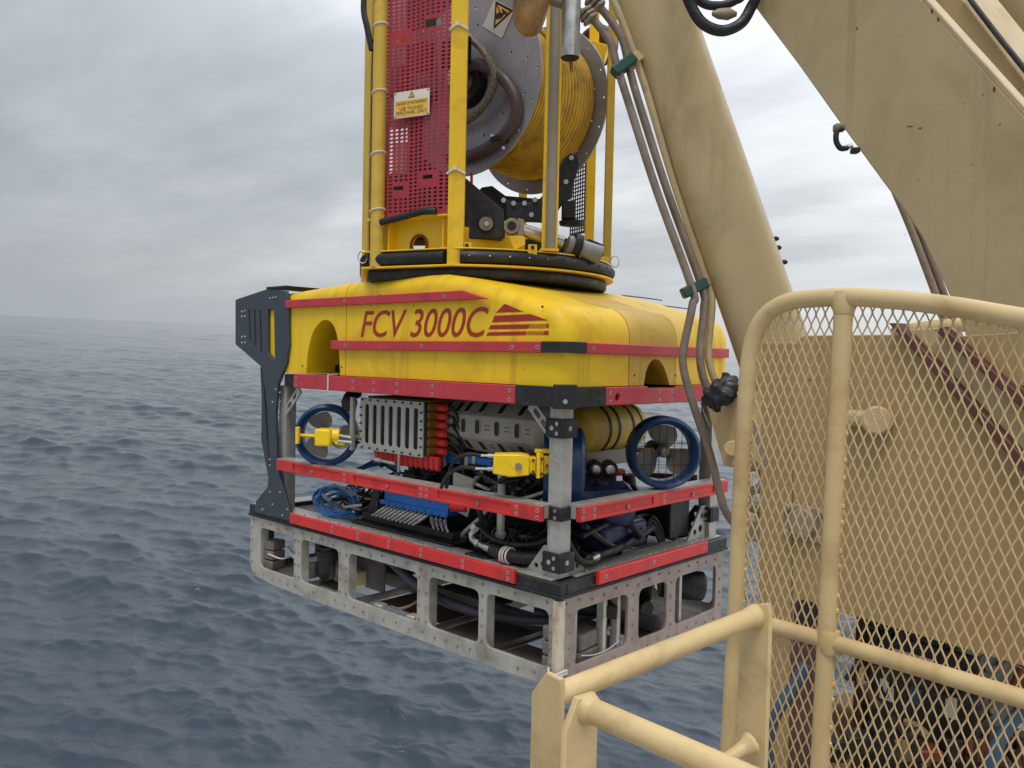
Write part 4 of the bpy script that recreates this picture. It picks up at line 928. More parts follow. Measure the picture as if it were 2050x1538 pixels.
part('upright', G().tube([P1 + zz * (ZF + .008), P1 + zz * ZT], .046, 16), M['cage_tan'], cage)
P2 = dep(739, 400, 6.05); P2.z = 0; part('upright', G().prism([P2 + V((a, b_, ZF + .008)) for a, b_ in ((-.035, -.035), (.035, -.035), (.035, .035), (-.035, .035))], (0, 0, ZT - ZF)), M['cage_tan'], cage, bev=.006)
# channel post on the curve, grey web between yellow flanges
a_ = 344.2; Pc = cpt(a_, .955, 0); rr_ = V((math.cos(R_(a_)), math.sin(R_(a_)), 0)); tt = V((-rr_.y, rr_.x, 0))
u_ = RT.copy(); v_ = -FW
ch = part('upright', G().obox(Pc + zz * ((ZF + .12 + ZT) / 2) - u_ * .044, u_ * .006, v_ * .05, zz * (ZT - ZF - .12) / 2).obox(Pc + zz * ((ZF + .12 + ZT) / 2) + u_ * .044, u_ * .006, v_ * .05, zz * (ZT - ZF - .12) / 2).obox(Pc + zz * ((ZF + .12 + ZT) / 2) - u_ * .034 + v_ * .046, u_ * .0039, v_ * .004, zz * (ZT - ZF - .12) / 2), M['cage'], cage, bev=.002)
sub('web', G().obox(Pc + zz * ((ZF + .12 + ZT) / 2) - v_ * .03, u_ * .0375, v_ * .008, zz * (ZT - ZF - .125) / 2), M['panel'], ch)
sub('foot', G().obox(Pc + zz * (ZF + .125) - v_ * .0, u_ * .06, v_ * .06, zz * .008), M['cage'], ch)
for a, r, m, wd in ((392, .955, 'cage_tan', .028), (66, .93, 'cage', .035), (112, .93, 'cage', .035), (160, .93, 'cage', .035)):
    p = cpt(a, r, 0); part('upright', G().obox(p + zz * ((ZF + .115 + ZT) / 2), RT * wd, FW * wd, zz * (ZT - ZF - .115) / 2), M[m], cage, bev=.004)
part('lift_cable', G().cyl((TC.x, TC.y, ZT - .05), (TC.x, TC.y, ZT + 4), .03, n=10), M['steel'], cage); part('top_beam', G().box((TC.x - .9, TC.y - .06, ZT - .08), (TC.x + .9, TC.y + .06, ZT + .06)), M['cage'], cage, bev=.01)
part('top_ring', G().tube([p for p in ring(.95, ZT)], .05, 10, closed=True), M['cage'], cage)
# lower transverse plates and brackets
base = (pA + dAB * .05, pB - dAB * .02)
me_ = plate([(0, 0), (.60, 0), (.60, .20), (0, .20)], [circ(.27, .04, .055, 16)], .012, 0)
off_ = -nAB * .10
part('lower_web', G().flat(me_, lambda q: pA + off_ + dAB * (.05 + q[0]) - nAB * q[2] + zz * (ZF + .116 + q[1])), M['cage'], cage)
part('web_cap', G().obox(pA + off_ * .5 + dAB * .36 + zz * (ZF + .322), dAB * .31, nAB * .06, zz * .006), M['cage'], cage, bev=.002)
for t in (.10, .52): part('web_bracket', G().obox(pA + off_ * .6 + dAB * t + zz * (ZF + .216), dAB * .006, nAB * .035, zz * .098), M['cage'], cage, bev=.002)
part('web_port', G().tube([pA + off_ + nAB * .012 + dAB * (.32 + .062 * math.cos(t)) + zz * (ZF + .155 + .062 * math.sin(t)) for t in np.linspace(0, 6.283, 20)], .009, 6), M['rust'], cage)
part('inner_beam', G().bar(cpt(300, .72, ZF + .22), cpt(20, .70, ZF + .18), .10, .14), M['cage'], cage, bev=.006)
part('inner_beam', G().bar(cpt(280, .5, ZF + .17), cpt(80, .6, ZF + .17), .12, .10), M['cage'], cage, bev=.006)
part('inner_beam', G().bar(cpt(200, .6, ZF + .17), cpt(20, .8, ZF + .17), .12, .10), M['cage'], cage, bev=.006)
part('beam_bracket', G().prism([dep(x, y, 5.45) for x, y in ((1020, 472), (1050, 473), (1052, 490), (1030, 502), (1022, 485))], FW * .06), M['cage'], cage, bev=.004)
for x, y, t in ((935, 496, 5.30), (1066, 500, 5.33)):
    c = dep(x, y, t); lg = part('lifting_lug', G().obox(c, RT * .028, FW * .006, zz * .032), M['cage'], cage, bev=.003); sub('shackle_pin', G().cyl(c + zz * .012 - FW * .006, c + zz * .012 - FW * .03, .011, n=10), M['dark'], lg)
part('frame_foot', G().bar(dep(1175, 520, 5.9), dep(1218, 528, 6.0), .02, .09), M['cage_tan'], cage)
# wire loops by the right and left posts
for x, y, t in ((1231, 524, 5.95), (726, 515, 5.6)):
    c = dep(x, y, t); part('wire_loop', G().tube([c + RT * .03 * math.cos(q) + zz * .04 * math.sin(q) for q in np.linspace(0, 6.2, 16)], .004, 5), M['steel'], cage)

# red perforated guard on the flat
def guard():
    o = pA + dAB * .055 - nAB * .03; W_ = (pB - pA).length - .155; z0, z1 = ZF + .335, ZT - .05
    nc = 13; cw = W_ / nc; rh = .0252; nr = int((z1 - z0) / rh)
    def F(u, z, d=0):      # slightly folded sheet
        k = u / W_; fold = .018 * math.sin(k * math.pi * 2.0) * (1 if k < .55 else .6)
        return o + dAB * u + nAB * (fold + d) + zz * z
    handles = [(W_ * .74, 2.39), (W_ * .30, 2.44), (W_ * .78, 3.36), (W_ * .27, 3.42)]
    g = G()
    for r in range(nr):
        for c in range(nc):
            x0, x1 = c * cw, (c + 1) * cw; a0, a1 = z0 + r * rh, z0 + (r + 1) * rh; xm, am = (x0 + x1) / 2, (a0 + a1) / 2
            solid = c in (0,) and r < 2 or any(abs(xm - hx) < .075 and abs(am - hz) < .055 for hx, hz in handles) or r in (0,) or (abs(am - 2.98) < .13 and .10 < xm / W_ < .82 and False)
            k = len(g.v)
            if solid:
                if any(abs(xm - hx) < .042 and abs(am - hz) < .018 for hx, hz in handles): continue
                g.v += [F(x0, a0), F(x1, a0), F(x1, a1), F(x0, a1)]; g.f.append((k, k + 1, k + 2, k + 3)); continue
            hx, hz = cw * .34, rh * .31; ch_ = .35
            outer = [(x0, a0), (xm, a0), (x1, a0), (x1, am), (x1, a1), (xm, a1), (x0, a1), (x0, am)]
            inn = [(xm - hx, am - hz * ch_), (xm - hx * ch_, am - hz), (xm + hx * ch_, am - hz), (xm + hx, am - hz * ch_), (xm + hx, am + hz * ch_), (xm + hx * ch_, am + hz), (xm - hx * ch_, am + hz), (xm - hx, am + hz * ch_)]
            g.v += [F(*p) for p in outer] + [F(*p) for p in inn]
            O = lambda i: k + i; I = lambda i: k + 8 + i
            g.f += [(O(0), O(1), I(1)), (O(0), I(1), I(0)), (O(1), O(2), I(2)), (O(1), I(2), I(1)), (O(2), O(3), I(3)), (O(2), I(3), I(2)), (O(3), O(4), I(4)), (O(3), I(4), I(3)), (O(4), O(5), I(5)), (O(4), I(5), I(4)), (O(5), O(6), I(6)), (O(5), I(6), I(5)), (O(6), O(7), I(7)), (O(6), I(7), I(6)), (O(7), O(0), I(0)), (O(7), I(0), I(7))]
    p = part('perforated_guard', g, M['red_mesh'], cage, smooth=0, label='red perforated guard sheet between the left posts')
    sd = p.modifiers.new('thickness', 'SOLIDIFY'); sd.thickness = .006; sd.offset = 0
    fr = G()
    for u in (-.012, W_ + .012): fr.obox(F(u, (z0 + z1) / 2), dAB * .012, nAB * .006, zz * (z1 - z0) / 2)
    sub('guard_edge', fr, M['red_mesh'], p)
    # sign
    sx0, sx1, sz0, sz1 = W_ * .20, W_ * .80, 0, 0
    c = (pA + pB) / 2 + dAB * .075 - nAB * .03 + zz * 3.0
    PQ = Plane(c + nAB * .04, math.degrees(math.atan2(dAB.y, dAB.x)))
    q = [PQ.hit(x, y) for x, y in ((789, 187), (860, 176), (860, 228), (790, 240))]
    cx = sum((a for a in q), V()) / 4; ex = (q[1] - q[0] + q[2] - q[3]) / 4; ez = (q[0] - q[3] + q[1] - q[2]) / 4
    ex = -dAB * ex.length; ez = zz * ez.length
    sg = part('warning_sign', G().obox(cx, ex, ez, nAB * .003), M['white'], cage, bev=.001, label='white and yellow sign reading DANGER OF ENTRAPMENT')
    sub('yellow_field', G().obox(cx - ez * .30 + nAB * .0035, ex * .93, ez * .60, nAB * .001), M['sign_yellow'], sg)
    W2 = ex.length * 2; exn = ex.normalized()
    def put(s_, zc, sz): 
        me = text(s_, sz, .0005, 0, .0006 * 0); wv = max(p_[0] for p_ in me[0]) - min(p_[0] for p_ in me[0]); k = min(1, W2 * .86 / wv)
        return G().flat(me, lambda p_: cx + exn * p_[0] * k + zz * (zc + p_[1]) + nAB * (.0048 + p_[2]))
    for s_, zc in (('DANGER OF ENTRAPMENT', .06), ('USE TRAINED', -.34), ('PERSONNEL ONLY', -.66)): sub('lettering', put(s_, ez.length * zc, .030), M['ink_black'], sg, smooth=0)
    tr = [(-.024, 0), (.024, 0), (0, .042)]
    sub('warning_triangle', G().prism([cx + exn * a + zz * (ez.length * .47 + b_) + nAB * .0045 for a, b_ in tr], nAB * .001), M['ink_black'], sg)
    sub('triangle_field', G().prism([cx + exn * a * .74 + zz * (ez.length * .47 + .004 + b_ * .74) + nAB * .0058 for a, b_ in tr], nAB * .001), M['sign_yellow'], sg)
    sub('lettering', G().flat(text('!', .030, .0004, 0, .001), lambda p_: cx + exn * p_[0] + zz * (ez.length * .47 + .017 + p_[1]) + nAB * (.0075 + p_[2])), M['ink_black'], sg)
    g = G()
    for a, b_ in ((-.92, .9), (.92, .9), (-.92, -.9), (.92, -.9)): g.bolt(cx + ex * a + ez * b_, nAB, .006, .006)
    sub('sign_screws', g, M['dark'], sg, kind='stuff')
    part('edge_rubber', G().tube(spl([F(W_ * .95, z0 - .035, .05), F(W_ * .6, z0 - .01, .055), F(W_ * .3, z0 + .01, .055), F(W_ * .12, z0 + .008, .05)]), .022, 10), M['rubber'], cage)
    # things seen behind the perforations
    def back(x0, x1, y0, y1, t, d, m, name, bev=.02): part(name, G().prism([dep(x, y, t) for x, y in ((x0, y0), (x1, y0), (x1, y1), (x0, y1))], FW * d), M[m], cage, bev=bev)
    back(815, 905, -60, 205, 6.1, .3, 'dark', 'drive_unit'); back(778, 905, 345, 480, 5.95, .35, 'dark', 'drive_unit'); back(815, 905, 200, 350, 6.2, .2, 'dark', 'drive_unit')
    back(752, 818, -60, 243, 6.3, .2, 'flange', 'drive_panel'); back(788, 816, 285, 350, 6.2, .1, 'panel', 'drive_panel', .01); back(752, 790, 350, 470, 6.25, .2, 'dark', 'drive_unit'); back(752, 776, 240, 352, 6.3, .1, 'flange', 'drive_panel')
    part('drive_motor', G().cyl(dep(850, 70, 5.95), dep(850, 180, 5.95), .09, n=16), M['flange'], cage, bev=.01)
    part('spool_motor', G().lathe(dep(848, 120, 5.9), (0, 0, 1), [(-.1, .05), (-.08, .08), (.10, .08), (.13, .05)], 16), M['rust'], cage)
    part('spool_motor', G().lathe(dep(800, 170, 5.9), (0, 0, 1), [(-.1, .05), (-.08, .07), (.10, .07), (.13, .05)], 16), M['hose_brown'], cage)
    part('signal_lamp', G().lathe(dep(805, 83, 5.85), (0, 0, 1), [(-.03, .03), (0, .04), (.03, .03)], 12), M['orange'], cage)
guard()
# cable ties on posts
for x, z, p, r in ((0, 2.62, P1, .049), (0, 3.02, P1, .049), (0, 3.45, P1, .049), (0, 3.62, P1, .049), (0, 2.25, P1, .049)):
    part('cable_tie', G().tube([p + V((r * math.cos(t), r * math.sin(t), z + .012 * math.cos(t))) for t in np.linspace(0, 6.283, 20)], .006, 6), M['white'], cage)
for z in (2.475, 3.365):
    q = [P0 + eu * .056 + nAB * .004, P0 + nAB * .005 - eu * .004, P0 + tg * .064 - rad * .015]
    part('cable_tie', G().tube([q[0] + zz * (z - .03), q[1] + zz * z, q[2] + zz * (z - .03)], .0075, 6).obox(q[1] + zz * z, eu * .014, nAB * .01, zz * .012), M['white'], cage)
part('signal_cable', G().tube(spl([P1 + V((-.05, -.02, ZF)), P1 + V((-.06, -.01, 2.4)), P1 + V((-.05, -.02, 2.9)), P1 + V((-.06, -.01, 3.3)), P1 + V((-.05, 0, 3.8))]), .008, 6), M['rubber'], cage)
part('signal_cable', G().tube(spl([P1 + V((-.05, -.03, 3.3)), P1 + V((-.08, -.05, 3.45)), P1 + V((-.12, -.05, 3.6)), P1 + V((-.13, -.02, 3.9))]), .02, 8), M['rubber'], cage)

# the drum
DH = R_(93); dax = V((math.cos(DH), math.sin(DH), 0)); DN = V((-1.438, .636, 3.208)); DR, DW = .635, .78
dsd = V((-dax.y, dax.x, 0))
def disc(c, th, holes=True):
    hs = [circ(0, 0, .10, 20)]
    rd = random.Random(4)
    for rr__, n_ in ((.60, 18), (.52, 14), (.40, 12)):
        for i in range(n_):
            t = 2 * math.pi * (i + .3 * (rr__ * 10 % 3)) / n_; hs.append(circ(rr__ * math.cos(t), rr__ * math.sin(t), .0075, 8))
    me = plate(circ(0, 0, DR, 72), hs if holes else [circ(0, 0, .1, 20)], th, .003)
    return G().flat(me, lambda q: c + dsd * q[0] + zz * q[1] + dax * q[2])
part('drum_flange', disc(DN, .014), M['flange'], cage, label='grey drum flange with small holes, near side')
part('drum_flange', disc(DN + dax * DW, .014), M['flange'], cage)
prof = [(.012, .1)]; nw_ = 22
for i in range(nw_):
    for k in range(4):
        t = (i + k / 4) / nw_; r = .505 + .022 * abs(math.sin(math.pi * k / 4)) ** .7 + .018 * math.sin(t * 9) * (1 if t < .3 else .5); prof.append((.012 + t * (DW - .024), r))
prof.append((DW - .012, .1))
part('wound_tether', G().lathe(DN, dax, prof, 72), M['cable'], cage, smooth=60, label='yellow tether wound on the drum')
part('tether_turn', G().tube([DN + dax * (.06 + .35 * t + .04 * math.sin(t * 20)) + (dsd * math.cos(-.6 + t * 4.5) + zz * math.sin(-.6 + t * 4.5)) * .535 for t in np.linspace(0, 1, 60)], .014, 8), M['cable'], cage)
part('hub_ring', G().lathe(DN - dax * .07, dax, [(0, .05), (0, .14), (.06, .17), (.069, .17)], 24), M['dark'], cage)
hb = part('rotary_joint', G().lathe(DN - dax * .22, dax, [(0, .03), (.02, .06), (.1, .065), (.15, .08)], 18), M['steel'], cage)
part('joint_bracket', G().obox(DN - dax * .16 + dsd * .0 + zz * .18, dsd * .12, dax * .04, zz * .09), M['dark'], cage, bev=.01)
def onD(x, y, off=.04):
    r_ = ray(x, y); q = DN - dax * off; return CAM + r_ * ((q - CAM).dot(dax) / r_.dot(dax))
part('drum_hose', G().tube(spl([onD(905, 175, .06), onD(925, 142, .08), onD(960, 130, .08), onD(1005, 155, .07), onD(1032, 195, .06), onD(1032, 235, .05), onD(1010, 270, .05), onD(975, 298, .05), onD(935, 315, .05), onD(900, 318, .05)]), .042, 14), M['hose_brown'], cage)
part('braided_hose', G().tube(spl([onD(975, 115, .10), onD(990, 145, .10), onD(985, 180, .09), onD(965, 215, .08), onD(940, 238, .08), onD(900, 255, .08)]), .028, 12), M['braid'], cage)
part('hose_shackle', G().tube(spl([onD(938, 72, .10), onD(950, 85, .11), onD(965, 100, .11), onD(977, 118, .10)]), .022, 10), M['zinc'], cage)
hc = part('hose_clamp', G().obox(onD(1000, 280, .05), dsd * .045, dax * .05, zz * .018), M['dark'], cage, bev=.006); sub('clamp_bolts', G().cyl(onD(985, 272, .06), onD(985, 272, .10), .012, n=8).cyl(onD(1008, 296, .06), onD(1008, 296, .10), .012, n=8), M['steel'], hc, kind='stuff')
# sticker: white square with a hazard triangle
def stick():
    q = [onD(x, y, .011) for x, y in ((990, -2), (1030, 20), (1005, 77), (966, 53))]
    s_ = part('hazard_sticker', G().prism(q, -dax * .001), M['pale'], cage, smooth=0, label='pale square sticker with a hazard triangle on the drum flange')
    tri = [onD(x, y, .0125) for x, y in ((992, 2), (1028, 21), (988, 59))]; cen = sum(tri, V()) / 3
    sub('triangle', G().prism(tri, -dax * .0008), M['ink_black'], s_); sub('triangle_field', G().prism([cen + (p - cen) * .72 - dax * .001 for p in tri], -dax * .0008), M['sign_yellow'], s_)
    g = G().prism([onD(x, y, .0145) for x, y in ((990, 30), (1000, 24), (1010, 28), (1004, 36), (994, 40))], -dax * .0008)
    for i in range(4): g.prism([onD(x, y, .0145) for x, y in ((1004 + i * 3, 18 + i * 2), (1006 + i * 3, 17 + i * 2), (1009 + i * 2, 27 + i), (1007 + i * 2, 28 + i))], -dax * .0008)
    g.prism([onD(x, y, .0145) for x, y in ((993, 8), (995, 8), (1002, 24), (1000, 25))], -dax * .0008)
    sub('hand_symbol', g, M['ink_black'], s_)
stick()
# supports under the drum: dark guard box, curved bolted bracket, ram
part('gear_guard', G().prism([dep(x, y, 5.55) for x, y in ((926, 352), (932, 356), (1008, 420), (1011, 470), (1004, 478), (938, 478), (926, 468))], FW * .22), M['black'], cage, bev=.006, label='black angled guard box below the drum')
g = G()
for i in range(10):
    for j in range(9):
        if 6 * j > 60 - 5 * i + 20: pass
        x, y = 948 + i * 4.6, 402 + j * 6.5
        if y > 372 + (x - 930) * .62 and not (962 < x < 988 and 430 < y < 465): g.obox(dep(x, y, 5.545), RT * .0045, FW * .001, zz * .0065)
part("guard_perforation", g, M['dark'], cage, kind='stuff')
gb = part('guard_boss', G().cyl(dep(973, 448, 5.54), dep(973, 448, 5.50), .045, n=18), M['zinc'], cage); sub('boss_nut', G().cyl(dep(974, 448, 5.50), dep(974, 448, 5.47), .017, n=6), M['steel'], gb)
bk = [(1012, 398), (1030, 406), (1055, 408), (1080, 398), (1100, 375), (1128, 318), (1142, 306), (1158, 312), (1160, 330), (1147, 372), (1146, 395), (1128, 405), (1112, 430), (1090, 445), (1030, 440), (1014, 430)]
kb = part('drum_bracket', G().prism([dep(x, y, 5.75) for x, y in bk], FW * .05), M['black'], cage, bev=.004, label='black bolted bracket curving up to the far side of the drum')
g = G()
for x, y in ((1008, 401), (1028, 407), (1050, 407), (1071, 400), (1064, 430), (1090, 386), (1144, 316), (1133, 364)): g.cyl(dep(x, y, 5.75), dep(x, y, 5.73), .017, n=10)
sub('bracket_bolts', g, M['steel'], kb, kind='stuff')
part('drum_bracket', G().prism([dep(x, y, 6.3) for x, y in ((965, 375), (985, 372), (1012, 392), (1100, 400), (1100, 445), (960, 440), (940, 400))], FW * .05), M['black'], cage, bev=.004)
part('bearing_block', G().obox(dep(1138, 422, 5.7), RT * .045, FW * .05, zz * .06), M['dark'], cage, bev=.008)
part('bearing_foot', G().lathe(dep(1145, 447, 5.75), (0, 0, 1), [(-.02, .05), (-.015, .085), (.01, .09), (.02, .06)], 14), M['dark'], cage)
A_, B_ = dep(1028, 455, 5.5), dep(1205, 512, 5.62)
rd_ = B_ - A_
rm = part('hydraulic_ram', G().cyl(A_, A_ + rd_ * .55, .042, n=18), M['steel'], cage, label='steel hydraulic ram lying below the drum')
sub('ram_barrel', G().cyl(A_ + rd_ * .60, B_ - rd_ * .02, .062, n=18), M['flange'], rm); sub('ram_eye', G().cyl(A_ - RT * .0 - FW * .05 - RT * .012, A_ + FW * .06 - RT * .012, .052, n=18).obox(A_ + rd_ * .08, rd_ * .035, FW * .05, zz * .062), M['zinc'], rm, bev=.004); sub('ram_pin', G().cyl(A_ - FW * .054 - RT * .012, A_ - FW * .045 - RT * .012, .03, n=14), M['ink_black'], rm)
part('ram_collar', G().lathe(A_ + rd_ * .66, rd_, [(0, .063), (0, .09), (.05, .09), (.05, .063)], 18, closed=True), M['rubber'], cage)
part('ram_clevis', G().prism([dep(x, y, 5.62) for x, y in ((1172, 480), (1180, 478), (1209, 490), (1208, 513), (1150, 515), (1140, 505))], FW * .1), M['dark'], cage, bev=.006)
part('dark_pan', G().prism([dep(x, y, 5.75) for x, y in ((1050, 480), (1110, 470), (1208, 500), (1206, 514), (1120, 518), (1030, 505))], FW * .3), M['dark'], cage)
part('red_rod', G().cyl(dep(944, 345, 5.9), dep(944, 385, 5.9), .010, n=8), M['red'], cage)
# top of the cage behind the drum
part('top_beam', G().bar(dep(1085, 75, 6.5), dep(1215, 110, 6.4), .09, .12), M['cage'], cage, bev=.006)
part('sheave', G().cyl(dep(1195, 95, 6.75), dep(1200, 90, 6.85), .16, n=28), M['maroon_bar'], cage, bev=.02)
me_ = plate(rr(0, .3, 2.3, 3.0, .01), [rr(.02 + .035 * i, .042 + .035 * i, 2.32 + .03 * j, 2.34 + .03 * j, .002, 1) for i in range(8) for j in range(22)], .005)
pgd = Plane(cpt(75, .93, 0), 160); part('rear_guard', G().flat(me_, lambda q: pgd.pt(q[0] - .15, q[1], q[2])), M['dark'], cage)

# ------------------------------------------------------------------ launch frame of the ship
# inclined round leg with pipes
leg = thing('launch_frame_leg', 'thick tan round steel leg slanting down beside the yellow cage, with pipes along it', 'steel leg', dep(1580, 790, 4.5))
LA, LB = dep(1268, -110, 4.95), dep(1572, 770, 4.72); LA, LB = LA - (LB - LA) * .75, LB + (LB - LA) * .33      # runs on above the picture and down behind the housing
ld = (LB - LA).normalized()
lu = (RT - ld * RT.dot(ld)).normalized(); lv = ld.cross(lu); lv = lv if lv.dot(CAM - LA) > 0 else -lv      # rounded box section, one flat turned to port
sec = []
for i in range(72):
    t = 2 * math.pi * i / 72; c_, s_ = math.cos(t), math.sin(t); k = (abs(c_) ** 3.4 + abs(s_) ** 3.4) ** (-1 / 3.4); sec.append((k * c_ * .205, k * s_ * .205))
ra = R_(22); sec = [(a * math.cos(ra) - b_ * math.sin(ra), a * math.sin(ra) + b_ * math.cos(ra)) for a, b_ in sec]; wmax = max(a for a, b_ in sec)
g = G().prism([LA + lu * (a * .222 / wmax) + lv * (b_ * .222 / wmax) for a, b_ in sec], LB - LA)
part('leg_tube', g, M['tan_leg'], leg, smooth=60)
def legpt(x, y, t): return dep(x, y, t)
def pipe(pts, r, m, name='pipe'): return part(name, G().tube(spl(pts, 8), r, 12), M[m], leg)
T_ = 4.62
pipe([dep(1175, 25, T_), dep(1195, 48, T_), dep(1222, 85, T_), dep(1234, 128, T_), dep(1258, 205, T_), dep(1314, 380, T_), dep(1385, 576, T_), dep(1386, 612, T_), dep(1370, 690, T_), dep(1368, 735, T_), dep(1385, 800, T_), dep(1420, 905, T_), dep(1438, 975, T_), dep(1452, 1022, T_), dep(1475, 1052, T_), dep(1520, 1080, T_)], .0225, 'pipe')
pipe([dep(1190, 5, T_ + .05), dep(1218, 35, T_ + .05), dep(1246, 80, T_ + .05), dep(1262, 145, T_ + .05), dep(1282, 215, T_ + .05), dep(1335, 380, T_ + .05), dep(1404, 572, T_ + .05), dep(1409, 620, T_ + .05), dep(1402, 690, T_ + .05), dep(1404, 740, T_ + .05), dep(1420, 790, T_ + .05), dep(1440, 850, T_ + .06)], .0225, 'pipe')
pipe([dep(1215, -20, T_ + .12), dep(1240, 30, T_ + .12), dep(1290, 170, T_ + .14), dep(1350, 370, T_ + .16), dep(1415, 560, T_ + .12), dep(1425, 610, T_ + .10), dep(1418, 700, T_ + .10), dep(1425, 745, T_ + .10), dep(1450, 800, T_ + .12)], .021, 'tan_pipe')
for (x0, y0), (x1, y1) in (((1230, 146), (1268, 118)), ((1368, 588), (1412, 566))):
    a_, b_ = dep(x0, y0, T_), dep(x1, y1, T_ + .08); d_ = (b_ - a_)
    cl = part('pipe_clamp', G().obox((a_ + b_) / 2, d_ * .54, FW * .05, d_.normalized().cross(FW).normalized() * .030), M['green'], leg, bev=.010, label='dark green pipe clamp')
    sub('clamp_foot', G().obox(b_ + d_ * .2 + FW * .06, d_ * .22, FW * .06, d_.normalized().cross(FW).normalized() * .03), M['tan_leg'], cl, bev=.006)
for (x, y) in ((1172, 20), (1160, 40), (1150, 30)):
    pass
g = G()
for i in range(3): g.cyl(dep(1168 + i * 6, 22 + i * 7, T_ - .01), dep(1172 + i * 6, 27 + i * 7, T_ - .01), .05, n=6)
part('pipe_union', g, M['zinc'], leg, bev=.004, kind='stuff')
g = G()
for i in range(3): g.cyl(dep(1182 + i * 7, -4 + i * 8, T_ + .04), dep(1186 + i * 7, 1 + i * 8, T_ + .04), .05, n=6)
part('pipe_union', g, M['zinc'], leg, bev=.004, kind='stuff')
part('pipe', G().tube(spl([dep(1100, 0, T_), dep(1130, 10, T_), dep(1165, 28, T_)]), .026, 10), M['zinc'], leg)
g = G()
for x, y in ((1557, 478), (1562, 496), (1574, 525)): g.lathe(dep(x - 2, y, 4.72), RT, [(-.02, .012), (0, .014), (.012, .007)], 8)
part('leg_fittings', g, M['dark'], leg, kind='stuff')
part('leg_foot', G().obox(LB, RT * .32, FW * .32, zz * .05), M['tan_leg'], leg, bev=.01)
part('cross_head', G().bar(dep(1010, -330, 4.62), dep(1330, -330, 5.0), .16, .22), M['tan_leg'], leg, bev=.02)
part('leg_patch', G().obox(dep(1352, 20, 4.74), RT * .055, FW * .03, (zz - RT * .5) * .07), M['zinc'], leg, bev=.01)

# silver tube and leathery cover hanging at the top
g = G().lathe(dep(1141, 116, 4.58), zz, [(.012, .0), (.012, .046), (0, .052), (1.16, .052), (1.17, .02)], 24)
st = thing('silver_tube', 'worn silver metal tube hanging beside the tether drum', 'metal tube', dep(1141, 116, 4.58)); part('tube_body', g, M['galv'], st); part('tube_mouth', G().cyl(dep(1141, 118, 4.58), dep(1141, 115.5, 4.58), .045, n=20), M['ink_black'], st)
g = G()
for i in range(6):
    c = dep(1143 + 1.5 * math.sin(i * 3), 121 + i * 4, 4.58); g.tube([c + (RT if i % 2 else FW) * .007 * math.cos(t) + zz * .009 * math.sin(t) for t in np.linspace(0, 6.283, 10)], .0028, 5)
part('chain', g, M['rust'], st, kind='stuff')
def blob():
    c = dep(1068, -25, 4.55); g = G(); n, m = 22, 14
    for j in range(m + 1):
        v = math.pi * j / m
        for i in range(n):
            u = 2 * math.pi * i / n; k = 1 + .10 * math.sin(3 * u + 2 * v) + .07 * math.sin(5 * u - 3 * v)
            rx = .100 * max(0, math.sin(v)) ** .8 * k; h = math.cos(v) * (.26 if v > math.pi / 2 else .2)
            g.v.append(c + RT * rx * math.cos(u) * 1.05 + FW * rx * math.sin(u) + zz * h + RT * (.02 * math.cos(v)))
    for j in range(m):
        for i in range(n): i2 = (i + 1) % n; g.f.append((j * n + i, j * n + i2, (j + 1) * n + i2, (j + 1) * n + i))
    o = solo('leather_cover', g, M['canvas'], 'brown creased leathery cover hanging in front of the drum flange', 'cover', smooth=70)
    return o
lc = blob()
rp = link('hanging_rope', mesh_of(G().tube([dep(1068, -80, 4.55), dep(1068, -325, 4.6)], .012, 8), 'hanging_rope'), M['canvas']); rp.parent = lc

# big boom: flat sided box beam with a bent lower edge
H1 = 170.6
def slab(pl, pts, th, m, parent, name, bev=.012, holes=()):
    uv = [pl.uv(pl.hit(x, y)) for x, y in pts]
    return part(name, G().flat(plate(uv, [], th, bev), lambda q: pl.pt(q[0], q[1], q[2] - th / 2)), M[m], parent)
boom = thing('boom_arm', 'wide flat-sided tan steel boom crossing the upper right corner', 'crane boom', dep(2000, 700, 3.4))
PB = Plane(dep(1800, 300, 3.3), 150)
slab(PB, [(1130, -500), (1470, -38), (1505, 12), (1590, 125), (1680, 252), (1760, 362), (1812, 432), (1842, 480), (1880, 560), (1915, 640), (1960, 760), (2075, 790), (2120, 1450), (2480, 1450), (2480, 702), (2052, 222), (1850, -4), (1406, -500)], .07, 'tan', boom, 'boom_web', .018)
bm2 = thing('boom_arm', 'narrower tan boom beam running behind the wide boom at the top right', 'crane boom', dep(2100, 400, 3.9))
PB2 = Plane(dep(1950, 80, 3.75), 150)
slab(PB2, [(1400, -520), (1540, -500), (1935, -4), (2052, 148), (2400, 600), (2400, 760), (2000, 260), (1840, 60)], .22, 'tan', bm2, 'beam_web', .02)
part('edge_hose', G().tube([PB2.hit(x, y, .02) for x, y in ((1930, -20), (1950, 10), (2000, 75), (2060, 150))], .012, 8), M['rubber'], bm2)
part('weld_seam', G().tube([PB2.hit(x, y, .001) for x, y in ((2010, 195), (2060, 165))], .004, 6), M['tan_leg'], bm2)
bm3 = thing('boom_arm', 'brownish round boom tube cutting the extreme top right corner', 'crane boom', dep(2120, 120, 4.2))
part('boom_tube', G().cyl(dep(1600, -491, 4.6), dep(2550, 562, 3.9), .17, n=40), M['tan_leg'], bm3)
# hydraulic lines under the boom
hl = thing('hydraulic_lines', 'grey hydraulic pipes running down below the lower edge of the wide boom', 'pipes', dep(1925, 690, 3.75))
for k, (dx, m) in enumerate(((0, 'zinc'), (17, 'pipe'), (40, 'tan_pipe'))):
    part('pipe', G().tube(spl([dep(1790 + dx, 380, 3.85), dep(1822 + dx, 455, 3.85), dep(1862 + dx, 560, 3.85), dep(1895 + dx, 650, 3.85), dep(1912 + dx, 700, 3.85)]), .016, 10), M[m], hl)
